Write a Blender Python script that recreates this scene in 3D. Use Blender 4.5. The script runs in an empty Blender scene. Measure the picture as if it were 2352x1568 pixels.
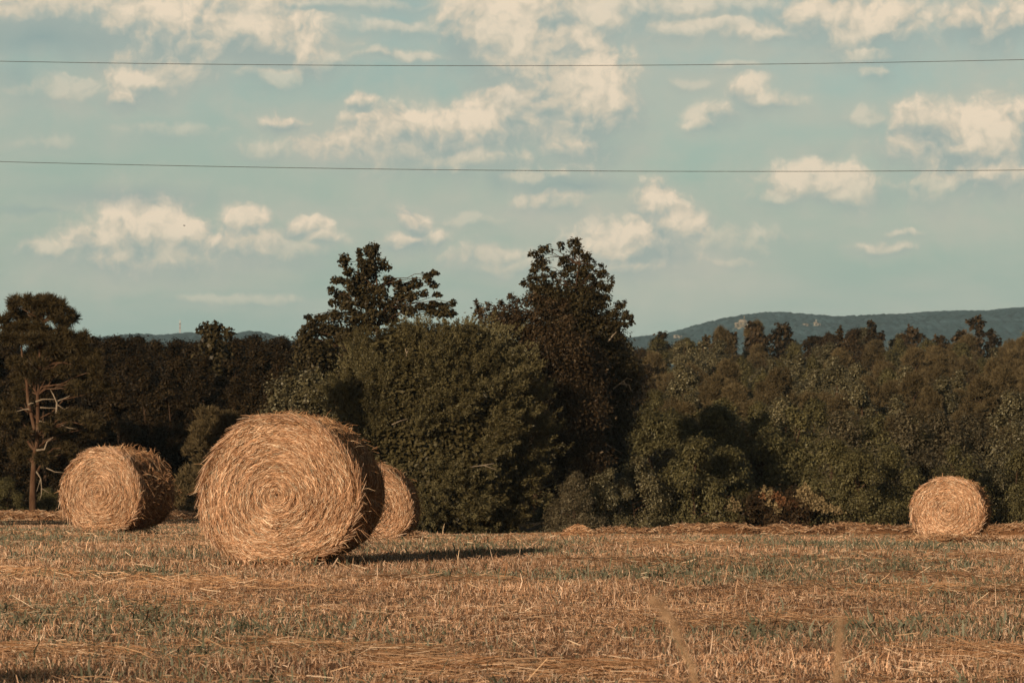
import bpy, math, numpy as np
from mathutils import Vector
R_ = math.radians
rng = np.random.default_rng(7)
S = bpy.context.scene
COL = S.collection

# ------------------------------------------------------------------ measurement helpers
F = 8368.0          # focal length in the units the photograph was measured in (2352 wide)
CX, HZ = 1176.0, 1040.0   # centre column, true horizon row
def at(px, row, Y):
    return np.array([(px - CX) / F * Y, Y, (HZ - row) / F * Y])

# ------------------------------------------------------------------ numpy noise
def _hash(i, j, s):
    h = (i.astype(np.int64) * 374761393 + j.astype(np.int64) * 668265263 + s * 144665) & 0xffffffff
    h = ((h ^ (h >> 13)) * 1274126177) & 0xffffffff
    return ((h ^ (h >> 16)) & 0xffff) / 65535.0
def vnoise(x, y, s=0):
    x = np.asarray(x, float); y = np.asarray(y, float)
    i = np.floor(x); j = np.floor(y); fx = x - i; fy = y - j
    fx = fx * fx * (3 - 2 * fx); fy = fy * fy * (3 - 2 * fy)
    a = _hash(i, j, s); b = _hash(i + 1, j, s); c = _hash(i, j + 1, s); d = _hash(i + 1, j + 1, s)
    return (a * (1 - fx) + b * fx) * (1 - fy) + (c * (1 - fx) + d * fx) * fy
def fbm(x, y, s=0, o=4):
    t = 0; a = .5; n = 0
    for k in range(o):
        t = t + a * vnoise(x * 2 ** k, y * 2 ** k, s + k * 17); n += a; a *= .5
    return t / n
def worley(x, y, s=0):
    i = np.floor(x); j = np.floor(y); best = np.full(np.shape(x), 9.0)
    for di in (-1, 0, 1):
        for dj in (-1, 0, 1):
            a = i + di; b = j + dj
            px = a + _hash(a, b, s); py = b + _hash(a, b, s + 5)
            best = np.minimum(best, np.hypot(px - x, py - y))
    return best
def unit(v):
    return v / np.maximum(np.linalg.norm(v, axis=-1, keepdims=True), 1e-9)

# ------------------------------------------------------------------ terrain
_ky = np.array([-60, 0, 16.6, 35.4, 42, 50, 63, 75, 85, 100, 115, 125.])
_cols = {-22: [-.95, -.98, -1.03, -1.03, -1.07, -1.17, -1.33, -1.62, -1.75, -1.90, -2.02, -2.05],
         -8: [-.95, -.98, -1.04, -1.06, -1.10, -1.21, -1.38, -1.66, -1.82, -1.95, -2.08, -2.12],
         -2: [-.95, -.98, -1.05, -1.10, -1.085, -1.24, -1.56, -1.84, -2.05, -2.34, -2.53, -2.6],
         10: [-.95, -.98, -1.05, -1.13, -1.15, -1.33, -1.63, -1.88, -2.06, -2.26, -2.36, -2.4],
         26: [-.95, -.98, -1.06, -1.16, -1.22, -1.40, -1.67, -1.90, -2.06, -2.20, -2.28, -2.3]}
_yd = np.arange(-60, 125.5, .5)
_cx = sorted(_cols)
_ker = np.exp(-.5 * (np.arange(-8, 9) / 4.) ** 2); _ker /= _ker.sum()
_prof = []
for c in _cx:
    d = np.interp(_yd, _ky, _cols[c])
    _prof.append(np.convolve(np.pad(d, 8, mode='edge'), _ker, mode='valid'))
_prof = np.array(_prof)
def ground_z(x, y, micro=True):
    x = np.asarray(x, float); y = np.asarray(y, float)
    yi = np.clip((y + 60) / .5, 0, len(_yd) - 1.001); j = yi.astype(int); f = yi - j
    xc = np.clip(x, _cx[0], _cx[-1] - 1e-3)
    k = np.clip(np.searchsorted(_cx, xc, side='right') - 1, 0, len(_cx) - 2)
    cx = np.array(_cx, float); t = (xc - cx[k]) / (cx[k + 1] - cx[k])
    def col(k): return _prof[k, j] * (1 - f) + _prof[k, j + 1] * f
    z = col(k) * (1 - t) + col(k + 1) * t
    z = z + .05 * np.exp(-((x - 1.0) / 3.) ** 2 - ((y - 42.) / 3.2) ** 2)
    # wooded slope behind the field on the right, a low rise on the left
    d = np.clip(y - 122, 0, 260)
    sl = np.clip((x / np.maximum(y, 1) + .002) / .03, 0, 1); sl = sl * sl * (3 - 2 * sl)
    rise = sl * (d * .0368) + (1 - sl) * (d * .004)
    back = np.clip((y - 345) / 250, 0, 1)
    z = z + rise * (1 - back) - 3 * back
    if micro:
        near = np.clip((130 - y) / 20, 0, 1)
        z = z + near * ((fbm(x * .5, y * .5, 3, 3) - .5) * .05 + (fbm(x * 3, y * 3, 9, 2) - .5) * .02)
    return z
def ground_at(px, row):
    Ys = np.arange(13, 124, .25)
    xs = (px - CX) / F * Ys
    zr = (HZ - row) / F * Ys
    g = ground_z(xs, Ys, False)
    k = np.argmax(zr <= g)
    return float(xs[k]), float(Ys[k]), float(g[k])

# ------------------------------------------------------------------ mesh helpers
def mesh_np(name, V, Q, mat, parent=None, tint=None, rnd=None, smooth=False, loc=None):
    V = np.ascontiguousarray(V, np.float32); Q = np.ascontiguousarray(Q, np.int32)
    me = bpy.data.meshes.new(name)
    n = Q.shape[1]
    me.vertices.add(len(V)); me.vertices.foreach_set('co', V.ravel())
    me.loops.add(Q.size); me.loops.foreach_set('vertex_index', Q.ravel())
    me.polygons.add(len(Q)); me.polygons.foreach_set('loop_start', np.arange(0, Q.size, n, dtype=np.int32))
    me.polygons.foreach_set('loop_total', np.full(len(Q), n, np.int32))
    if smooth: me.polygons.foreach_set('use_smooth', np.ones(len(Q), bool))
    if tint is not None:
        a = me.attributes.new('tint', 'FLOAT_COLOR', 'POINT')
        t = np.ones((len(V), 4), np.float32); t[:, :3] = tint
        a.data.foreach_set('color', t.ravel())
    if rnd is not None:
        a = me.attributes.new('rnd', 'FLOAT', 'POINT'); a.data.foreach_set('value', np.asarray(rnd, np.float32))
    me.update(calc_edges=True)
    if mat: me.materials.append(mat)
    o = bpy.data.objects.new(name, me); COL.objects.link(o)
    if parent: o.parent = parent
    if loc is not None: o.location = loc
    return o
def tag(o, label=None, cat=None, group=None, kind=None):
    if label: o['label'] = label
    if cat: o['category'] = cat
    if group: o['group'] = group
    if kind: o['kind'] = kind
    return o
def empty(name, loc, rz=0):
    o = bpy.data.objects.new(name, None); o.location = loc; o.rotation_euler = (0, 0, rz)
    o.empty_display_size = .2; COL.objects.link(o); return o
class MB:                       # collects pieces of quads into one mesh
    def __init__(s): s.V = []; s.Q = []; s.T = []; s.n = 0
    def add(s, V, Q, t=None):
        s.V.append(np.asarray(V, float)); s.Q.append(np.asarray(Q) + s.n); s.n += len(V)
        s.T.append(np.ones((len(V), 3)) if t is None else np.broadcast_to(t, (len(V), 3)))
    def box(s, c, d, rz=0, t=None):
        c = np.array(c, float); x, y, z = np.array(d) / 2
        P = np.array([[a * x, b * y, e * z] for e in (-1, 1) for b in (-1, 1) for a in (-1, 1)])
        ca, sa = math.cos(rz), math.sin(rz)
        P = np.c_[P[:, 0] * ca - P[:, 1] * sa, P[:, 0] * sa + P[:, 1] * ca, P[:, 2]] + c
        s.add(P, [[0, 2, 3, 1], [4, 5, 7, 6], [0, 1, 5, 4], [2, 6, 7, 3], [0, 4, 6, 2], [1, 3, 7, 5]], t)
    def tube(s, pts, rad, n=6, t=None):
        pts = np.asarray(pts, float); rad = np.broadcast_to(rad, len(pts))
        tn = np.gradient(pts, axis=0); tn = unit(tn)
        ref = np.where(np.abs(tn[:, 2:3]) > .9, np.array([[1., 0, 0]]), np.array([[0, 0, 1.]]))
        a = unit(np.cross(tn, ref)); b = np.cross(tn, a)
        an = np.linspace(0, 2 * np.pi, n, endpoint=False)
        V = (pts[:, None] + rad[:, None, None] * (np.cos(an)[None, :, None] * a[:, None] + np.sin(an)[None, :, None] * b[:, None])).reshape(-1, 3)
        m = len(pts); i = np.arange(m - 1)[:, None] * n; k = np.arange(n)[None]; k2 = (k + 1) % n
        Q = np.stack([i + k, i + k2, i + n + k2, i + n + k], -1).reshape(-1, 4)
        s.add(V, Q, t)
        for e, o in ((0, 1), (m - 1, -1)):          # close the ends
            c = V[e * n:(e + 1) * n]
            if n == 6: s.add(c, [[0, 1, 2, 3], [0, 3, 4, 5]], t)
            elif n == 4: s.add(c, [[0, 1, 2, 3]], t)
    def arrays(s): return np.concatenate(s.V), np.concatenate(s.Q), np.concatenate(s.T)
    def build(s, name, mat, parent=None, smooth=False, tint=False, loc=None):
        V, Q, T = s.arrays()
        return mesh_np(name, V, Q, mat, parent, tint=T if tint else None, smooth=smooth, loc=loc)

def strips(P0, P1, P2, w, side=None, taper=.35):
    """bent flat ribbons through three points; 6 vertices, 2 quads each"""
    N = len(P0); d = unit(P2 - P0)
    if side is None:
        side = unit(np.cross(d, unit(rng.normal(size=(N, 3)))))
    w = np.broadcast_to(w, N)[:, None] * .5
    V = np.stack([P0 - side * w, P0 + side * w, P1 - side * w, P1 + side * w,
                  P2 - side * w * taper, P2 + side * w * taper], 1).reshape(-1, 3)
    b = np.arange(N)[:, None] * 6
    Q = np.concatenate([b + np.array([[0, 1, 3, 2]]), b + np.array([[2, 3, 5, 4]])], 1).reshape(-1, 4)
    return V, Q
def pick(pal, N, jit=.12):
    w = np.array([p[0] for p in pal], float); c = np.array([p[1] for p in pal], float)
    k = rng.choice(len(pal), N, p=w / w.sum())
    return c[k] * (1 + rng.normal(size=(N, 1)) * jit).clip(.5, 1.6)

# ------------------------------------------------------------------ materials
def newmat(name):
    m = bpy.data.materials.new(name); m.use_nodes = True
    nt = m.node_tree; nt.nodes.clear()
    out = nt.nodes.new('ShaderNodeOutputMaterial')
    return m, nt, out
def N(nt, t, **k):
    n = nt.nodes.new(t)
    for a, v in k.items(): setattr(n, a, v)
    return n
def ramp(nt, stops, fac=None):
    r = N(nt, 'ShaderNodeValToRGB'); e = r.color_ramp.elements
    while len(e) < len(stops): e.new(.5)
    for q, (p, c) in zip(e, stops): q.position = p; q.color = (*c, 1)
    if fac is not None: nt.links.new(fac, r.inputs[0])
    return r
def straw_mat(name, gloss=.35, trans=.15):
    m, nt, out = newmat(name)
    a = N(nt, 'ShaderNodeAttribute', attribute_name='tint')
    p = N(nt, 'ShaderNodeBsdfPrincipled'); p.inputs['Roughness'].default_value = .55
    p.inputs['Specular IOR Level'].default_value = gloss
    t = N(nt, 'ShaderNodeBsdfTranslucent'); mx = N(nt, 'ShaderNodeMixShader'); mx.inputs[0].default_value = trans
    nt.links.new(a.outputs['Color'], p.inputs['Base Color']); nt.links.new(a.outputs['Color'], t.inputs['Color'])
    nt.links.new(p.outputs[0], mx.inputs[1]); nt.links.new(t.outputs[0], mx.inputs[2]); nt.links.new(mx.outputs[0], out.inputs[0])
    return m
def leaf_mat(name, stops, gloss=.3, rough=.5, trans=.25, objvar=.25):
    m, nt, out = newmat(name)
    a = N(nt, 'ShaderNodeAttribute', attribute_name='rnd')
    oi = N(nt, 'ShaderNodeObjectInfo')
    r = ramp(nt, stops, a.outputs['Fac'])
    mr = N(nt, 'ShaderNodeMapRange'); mr.inputs[3].default_value = 1 - objvar; mr.inputs[4].default_value = 1 + objvar
    nt.links.new(oi.outputs['Random'], mr.inputs[0])
    vm = N(nt, 'ShaderNodeVectorMath', operation='SCALE'); nt.links.new(r.outputs[0], vm.inputs[0]); nt.links.new(mr.outputs[0], vm.inputs['Scale'])
    p = N(nt, 'ShaderNodeBsdfPrincipled'); p.inputs['Roughness'].default_value = rough
    p.inputs['Specular IOR Level'].default_value = gloss * .4
    t = N(nt, 'ShaderNodeBsdfTranslucent'); mx = N(nt, 'ShaderNodeMixShader'); mx.inputs[0].default_value = trans
    nt.links.new(vm.outputs[0], p.inputs['Base Color']); nt.links.new(vm.outputs[0], t.inputs['Color'])
    nt.links.new(p.outputs[0], mx.inputs[1]); nt.links.new(t.outputs[0], mx.inputs[2]); nt.links.new(mx.outputs[0], out.inputs[0])
    return m
def noise_mat(name, stops, scale=8, detail=6, rough=.9, bump=.3, spec=.2, stretch=(1, 1, 1)):
    m, nt, out = newmat(name)
    tc = N(nt, 'ShaderNodeTexCoord'); mp = N(nt, 'ShaderNodeMapping'); mp.inputs['Scale'].default_value = stretch
    n = N(nt, 'ShaderNodeTexNoise'); n.inputs['Scale'].default_value = scale; n.inputs['Detail'].default_value = detail
    n.inputs['Roughness'].default_value = .65
    nt.links.new(tc.outputs['Object'], mp.inputs[0]); nt.links.new(mp.outputs[0], n.inputs['Vector'])
    r = ramp(nt, stops, n.outputs['Fac'])
    p = N(nt, 'ShaderNodeBsdfPrincipled'); p.inputs['Roughness'].default_value = rough; p.inputs['Specular IOR Level'].default_value = spec
    nt.links.new(r.outputs[0], p.inputs['Base Color'])
    if bump:
        b = N(nt, 'ShaderNodeBump'); b.inputs['Strength'].default_value = bump; b.inputs['Distance'].default_value = .05
        nt.links.new(n.outputs['Fac'], b.inputs['Height']); nt.links.new(b.outputs[0], p.inputs['Normal'])
    nt.links.new(p.outputs[0], out.inputs[0])
    return m

M = {}
M['straw'] = straw_mat('straw', .3, .12)
M['blade'] = straw_mat('grass_blade', .25, .2)
M['core'] = noise_mat('packed_hay', [(.3, (.16, .075, .03)), (.55, (.34, .18, .08)), (.75, (.5, .29, .15))], 30, 6, .9, .8)
M['ground'] = noise_mat('stubble_soil', [(.3, (0.075, 0.032, 0.014)), (.5, (0.180, 0.086, 0.038)), (.7, (0.270, 0.144, 0.070))], 5, 10, .95, .6)
M['bark'] = noise_mat('bark', [(.35, (0.030, 0.017, 0.010)), (.6, (0.078, 0.044, 0.025))], 9, 5, .9, .6, .1, (1, 1, .25))
M['pine_bark'] = noise_mat('pine_bark', [(.3, (0.043, 0.020, 0.010)), (.5, (0.092, 0.047, 0.026)), (.7, (0.129, 0.083, 0.052))], 7, 5, .9, .8, .1, (1, 1, .3))
M['dead_wood'] = noise_mat('dead_wood', [(.3, (0.168, 0.119, 0.076)), (.7, (0.292, 0.226, 0.162))], 9, 4, .8, .4, .2, (1, 1, .3))
M['willow'] = leaf_mat('willow_leaves', [(.0, (.058, .043, .016)), (.5, (.108, .086, .036)), (1, (.180, .152, .074))], .35, .45, .2, .02)
M['tall'] = leaf_mat('tall_tree_leaves', [(.0, (.026, .018, .007)), (.6, (.054, .039, .016)), (1, (.098, .074, .034))], .3, .45, .2, .05)
M['brown'] = leaf_mat('bronze_leaves', [(.0, (.030, .017, .007)), (.6, (.062, .038, .017)), (.93, (.100, .065, .033)), (1, (.21, .15, .09))], .3, .5, .2, .1)
M['pine'] = leaf_mat('pine_needles', [(.0, (.040, .024, .009)), (.6, (.070, .049, .020)), (1, (.120, .086, .040))], .25, .5, .15, .15)
M['youngpine'] = leaf_mat('young_pine_needles', [(.0, (0.059, 0.039, 0.017)), (.6, (0.110, 0.078, 0.036)), (1, (0.175, 0.129, 0.066))], .2, .6, .15, .25)
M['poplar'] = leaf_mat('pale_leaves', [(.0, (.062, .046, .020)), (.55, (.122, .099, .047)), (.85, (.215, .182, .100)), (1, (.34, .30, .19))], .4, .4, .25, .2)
M['green'] = leaf_mat('green_leaves', [(.0, (.062, .049, .018)), (.6, (.130, .108, .044)), (1, (.235, .205, .095))], .35, .45, .25, .2)
M['sumac'] = leaf_mat('sumac_leaves', [(.0, (0.032, 0.017, 0.008)), (.7, (0.061, 0.036, 0.016)), (1, (0.097, 0.063, 0.032))], .3, .5, .25, .1)
M['bronzegreen'] = leaf_mat('bronze_green_leaves', [(.0, (0.058, 0.041, 0.020)), (.6, (0.110, 0.086, 0.048)), (1, (0.186, 0.156, 0.096))], .3, .45, .25, .2)  # bronze-green leaf colour of one shrub kind
M['dark'] = leaf_mat('dark_shaded_leaves', [(.0, (.017, .010, .004)), (.6, (.036, .022, .009)), (1, (.070, .048, .022))], .25, .5, .2, .25)  # leaf colour lowered to stand in for shade inside the left wood
M['hill'] = noise_mat('haze_tinted_hill', [(.3, (0.014, 0.033, 0.039)), (.5, (0.028, 0.060, 0.074)), (.72, (0.051, 0.094, 0.112))], .02, 12, .95, 0, .05)  # blue-teal carries part of the distance haze in the colour
M['forest_floor'] = noise_mat('forest_floor', [(.3, (.02, .012, .006)), (.7, (.06, .04, .02))], 3, 6, .95, .4)

# ------------------------------------------------------------------ sun, sky, camera
SUN_AZ, SUN_EL = 31.0, 17.5         # degrees left of straight behind the camera; height
sd = np.array([-math.sin(R_(SUN_AZ)) * math.cos(R_(SUN_EL)), -math.cos(R_(SUN_AZ)) * math.cos(R_(SUN_EL)), math.sin(R_(SUN_EL))])
sun = bpy.data.lights.new('sun', 'SUN'); sun.energy = 5.0; sun.angle = R_(.5); sun.color = (1, .83, .62)
so = bpy.data.objects.new('sun', sun); COL.objects.link(so)
so.rotation_euler = Vector(-sd).to_track_quat('-Z', 'Y').to_euler(); so.location = (-20, -30, 30)

cam = bpy.data.cameras.new('camera'); co = bpy.data.objects.new('camera', cam); COL.objects.link(co)
cam.sensor_width = 36; cam.lens = 36 * F / 2352
co.rotation_euler = (R_(90) + math.atan((HZ - 784) / F), 0, 0)
cam.clip_start = .2; cam.clip_end = 9000
cam.dof.use_dof = True; cam.dof.focus_distance = 37; cam.dof.aperture_fstop = 15
S.camera = co

W = bpy.data.worlds.new('World'); W.use_nodes = True
def puff_group():
    t = bpy.data.node_groups.new('cloud_puff', 'ShaderNodeTree'); I = t.interface
    for nm, ty in (('P', 'NodeSocketVector'), ('K', 'NodeSocketVector'), ('O', 'NodeSocketVector'), ('H', 'NodeSocketFloat'), ('A', 'NodeSocketFloat'), ('acc', 'NodeSocketFloat'), ('up', 'NodeSocketFloat'), ('op', 'NodeSocketFloat')):
        I.new_socket(nm, in_out='INPUT', socket_type=ty)
    for nm in ('acc', 'up', 'op'): I.new_socket(nm, in_out='OUTPUT', socket_type='NodeSocketFloat')
    gi = N(t, 'NodeGroupInput'); L = t.links.new; P, K, O, H, A, acc, up, op = gi.outputs[:8]
    def nd(ty, op_, ins, out=0):
        n = N(t, ty, operation=op_)
        for k, v in enumerate(ins):
            if isinstance(v, (int, float, tuple)): n.inputs[k].default_value = v
            else: L(v, n.inputs[k])
        return n.outputs[out]
    m = lambda op_, *i: nd('ShaderNodeMath', op_, i)
    q = nd('ShaderNodeVectorMath', 'MULTIPLY_ADD', (P, K, O)); ln = nd('ShaderNodeVectorMath', 'LENGTH', (q,), 'Value'); qy = nd('ShaderNodeVectorMath', 'DOT_PRODUCT', (q, (0, 1, 0)), 'Value')
    val = m('SUBTRACT', H, m('MULTIPLY', ln, H))
    k = m('MINIMUM', m('MAXIMUM', m('MULTIPLY_ADD', m('SUBTRACT', val, acc), 2.2, .5), 0.), 1.)
    go = N(t, 'NodeGroupOutput')
    L(m('SMOOTH_MAX', acc, val, .16), go.inputs[0]); L(m('MULTIPLY_ADD', k, m('SUBTRACT', qy, up), up), go.inputs[1]); L(m('MULTIPLY_ADD', k, m('SUBTRACT', A, op), op), go.inputs[2])
    return t
PUFF = puff_group()
def build_sky():
    nt = W.node_tree; nt.nodes.clear(); L = nt.links.new
    out = N(nt, 'ShaderNodeOutputWorld')
    tc = N(nt, 'ShaderNodeTexCoord')
    sky = N(nt, 'ShaderNodeTexSky', sky_type='NISHITA'); sky.sun_disc = False
    sky.sun_elevation = R_(SUN_EL); sky.sun_rotation = math.atan2(sd[0], sd[1]); sky.air_density = 1.0; sky.dust_density = 1.0; sky.ozone_density = 1.0
    STR = .075
    tint = N(nt, 'ShaderNodeVectorMath', operation='MULTIPLY'); L(sky.outputs[0], tint.inputs[0]); tint.inputs[1].default_value = SKY_TINT
    def math_(op, a, b=None, c=None):
        n = N(nt, 'ShaderNodeMath', operation=op)
        for k, v in enumerate((a, b, c)):
            if v is None: continue
            if isinstance(v, (int, float)): n.inputs[k].default_value = v
            else: L(v, n.inputs[k])
        return n.outputs[0]
    def vec(op, a, b=None, c=None):
        n = N(nt, 'ShaderNodeVectorMath', operation=op)
        for k, v in enumerate((a, b, c)):
            if v is None: continue
            if isinstance(v, tuple): n.inputs[k].default_value = v
            else: L(v, n.inputs[k])
        return n
    sep = N(nt, 'ShaderNodeSeparateXYZ'); L(tc.outputs['Generated'], sep.inputs[0])
    x, y, z = sep.outputs
    ys = math_('MAXIMUM', y, .05)
    u = math_('MULTIPLY_ADD', math_('DIVIDE', x, ys), F / 100, CX / 100)
    v = math_('MULTIPLY_ADD', math_('DIVIDE', z, ys), -F / 100, HZ / 100)
    cb = N(nt, 'ShaderNodeCombineXYZ'); L(u, cb.inputs[0]); L(v, cb.inputs[1]); P0 = cb.outputs[0]
    def noise(vecin, scale, detail, rough, color=False):
        n = N(nt, 'ShaderNodeTexNoise', noise_dimensions='2D'); n.inputs['Scale'].default_value = scale
        n.inputs['Detail'].default_value = detail; n.inputs['Roughness'].default_value = rough
        L(vecin, n.inputs['Vector']); return n.outputs['Color' if color else 'Fac']
    wn = noise(P0, .7, 4, .55, True)
    warp = vec('MULTIPLY_ADD', vec('SUBTRACT', wn, (.5, .5, .5)).outputs[0], (.8, .6, 0), P0).outputs[0]
    def billow(vecin, detail):          # heaped, cauliflower-like detail
        n = N(nt, 'ShaderNodeTexVoronoi', voronoi_dimensions='2D', feature='SMOOTH_F1', normalize=True); n.inputs['Scale'].default_value = 1.9
        n.inputs['Detail'].default_value = detail; n.inputs['Roughness'].default_value = .62; n.inputs['Lacunarity'].default_value = 2.15; n.inputs['Smoothness'].default_value = .35
        L(vecin, n.inputs['Vector']); return n.outputs['Distance']
    wn2 = noise(P0, 2.4, 3, .5, True)
    wfine = vec('MULTIPLY_ADD', vec('SUBTRACT', wn2, (.5, .5, .5)).outputs[0], (.22, .2, 0), warp).outputs[0]
    b1 = billow(wfine, 2.6)
    b2 = billow(vec('ADD', wfine, (-.12, -.18, 0)).outputs[0], 1.2)
    n1 = noise(warp, .9, 5, .55)
    relief = math_('MULTIPLY', math_('SUBTRACT', b2, b1), .95)
    stre = vec('MULTIPLY', P0, (.16, .62, 0)).outputs[0]
    veiln = noise(stre, 1.0, 5, .55)
    base0 = vec('SCALE', tint.outputs[0]); base0.inputs['Scale'].default_value = STR; base0 = base0.outputs[0]
    def mixc(f, a, b):
        m = N(nt, 'ShaderNodeMix', data_type='RGBA', clamp_factor=False); L(f, m.inputs[0])
        for i, q in ((6, a), (7, b)):
            if isinstance(q, tuple): m.inputs[i].default_value = (*q, 1)
            else: L(q, m.inputs[i])
        return m.outputs[2]
    def smooth(x, a, b, lo=0., hi=1.):
        m = N(nt, 'ShaderNodeMapRange', interpolation_type='SMOOTHSTEP')
        for i, q in enumerate((x, a, b, lo, hi)):
            if isinstance(q, (int, float)): m.inputs[i].default_value = q
            else: L(q, m.inputs[i])
        return m.outputs[0]
    base1 = mixc(smooth(v, 0.5, 8.0, .12, .88), base0, (.325, .432, .385))
    def field(blobs, src, k=1.0):
        acc = None
        for (cx, cy, rx, ry, s) in blobs:
            q = vec('MULTIPLY_ADD', src, (100 * k / rx, 100 * k / ry, 0), (-k * cx / rx, -k * cy / ry, 0)).outputs[0]
            val = math_('MULTIPLY_ADD', vec('LENGTH', q).outputs['Value'], -s, s)
            acc = val if acc is None else math_('MAXIMUM', acc, val)
        return math_('MAXIMUM', acc, 0.0) if acc is not None else None
    def tile(blobs, darks, veils):
        vl = math_('MULTIPLY', smooth(veiln, .36, .68), .45)
        vb = field(veils, warp)
        if vb is not None: vl = math_('MINIMUM', math_('ADD', vl, math_('MULTIPLY', vb, math_('MULTIPLY_ADD', n1, 1.5, .12))), .9)
        base = mixc(vl, base1, (.50, .50, .415))
        acc = up = op = None
        for (cx, cy, rx, ry, s) in blobs:
            h = max(s, .9); o_ = min(1., max(.25, (s - .15) / .75)) * .97; kx, ky = 70 / rx, 70 / ry
            g = N(nt, 'ShaderNodeGroup'); g.node_tree = PUFF
            L(warp, g.inputs[0]); g.inputs[1].default_value = (kx, ky, 0); g.inputs[2].default_value = (-kx * cx / 100, -ky * cy / 100, 0)
            g.inputs[3].default_value = h; g.inputs[4].default_value = o_
            if acc is None: g.inputs[5].default_value = -5.; g.inputs[6].default_value = 0; g.inputs[7].default_value = 0
            else: L(acc, g.inputs[5]); L(up, g.inputs[6]); L(op, g.inputs[7])
            acc, up, op = g.outputs
        acc = math_('ADD', acc, math_('MULTIPLY_ADD', b1, -.70, .22))
        acc = math_('ADD', acc, math_('MULTIPLY_ADD', n1, .55, -.26))
        low = smooth(up, -.45, .55)
        alpha = smooth(acc, math_('MULTIPLY', low, -.10), math_('MULTIPLY_ADD', low, .25, .55))
        alpha = math_('MULTIPLY', math_('MULTIPLY', alpha, op), math_('MULTIPLY_ADD', low, -.28, .99))
        lit = math_('MULTIPLY_ADD', low, -.90, .80)
        lit = math_('ADD', lit, relief)
        lit = math_('ADD', lit, math_('ADD', math_('MULTIPLY_ADD', n1, 1.5, -.75), math_('MULTIPLY_ADD', acc, .55, -.26)))
        dk = field(darks, warp)
        if dk is not None: lit = math_('SUBTRACT', lit, math_('MULTIPLY', dk, .6))
        r = ramp(nt, [(0, (.33, .40, .375)), (.3, (.46, .475, .41)), (.6, (.66, .58, .45)), (1, (.87, .72, .54))], lit)
        halo = math_('MULTIPLY', smooth(acc, -.75, .35), math_('MULTIPLY_ADD', n1, .9, -.02))
        base = mixc(math_('MULTIPLY', halo, op), base, (.53, .515, .42))
        col = mixc(alpha, base, r.outputs[0])
        if dk is not None: col = mixc(math_('MULTIPLY', dk, .70), col, (.27, .37, .36))
        bg = N(nt, 'ShaderNodeBackground'); L(col, bg.inputs[0]); return bg.outputs[0]
    cut = [-1e9, 430, 830, 1130, 1480, 1880, 1e9]; edges = list(zip(cut[:-1], cut[1:]))
    def tree(lo, hi):
        if hi - lo == 1:
            a, b = edges[lo]
            inb = lambda l: [(q[0] + lo * 2e-3, q[1], q[2], q[3] + lo * 1e-3, q[4]) for q in l if q[0] + q[2] * 1.3 + 60 > a and q[0] - q[2] * 1.3 - 60 < b]
            return tile(inb(CLOUDS), inb(DARKS), inb(VEILS))
        mid = (lo + hi) // 2; A = tree(lo, mid); B = tree(mid, hi)
        mx = N(nt, 'ShaderNodeMixShader'); L(math_('GREATER_THAN', u, edges[mid][0] / 100), mx.inputs[0]); L(A, mx.inputs[1]); L(B, mx.inputs[2]); return mx.outputs[0]
    prev = tree(0, len(edges))
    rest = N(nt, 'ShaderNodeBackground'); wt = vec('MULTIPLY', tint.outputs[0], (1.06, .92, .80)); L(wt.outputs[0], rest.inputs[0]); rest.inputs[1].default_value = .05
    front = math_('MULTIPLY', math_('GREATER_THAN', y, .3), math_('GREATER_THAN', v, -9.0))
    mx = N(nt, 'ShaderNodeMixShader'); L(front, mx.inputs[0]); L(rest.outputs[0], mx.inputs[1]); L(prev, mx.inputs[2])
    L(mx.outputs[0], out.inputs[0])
    W.cycles.sampling_method = 'MANUAL'; W.cycles.sample_map_resolution = 512
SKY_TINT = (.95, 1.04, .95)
VEILS = [(150, 250, 420, 150, .7), (520, 420, 560, 110, .35), (1650, 120, 340, 120, .55), (950, 480, 300, 100, .7), (1250, 470, 260, 120, .7), (2250, 200, 240, 110, .4), (1600, 620, 320, 90, .6), (330, 620, 420, 70, .5), (1900, 380, 300, 160, .3), (700, 330, 300, 110, .45), (2250, 480, 260, 100, .4), (1100, 590, 260, 70, .5)]
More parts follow.
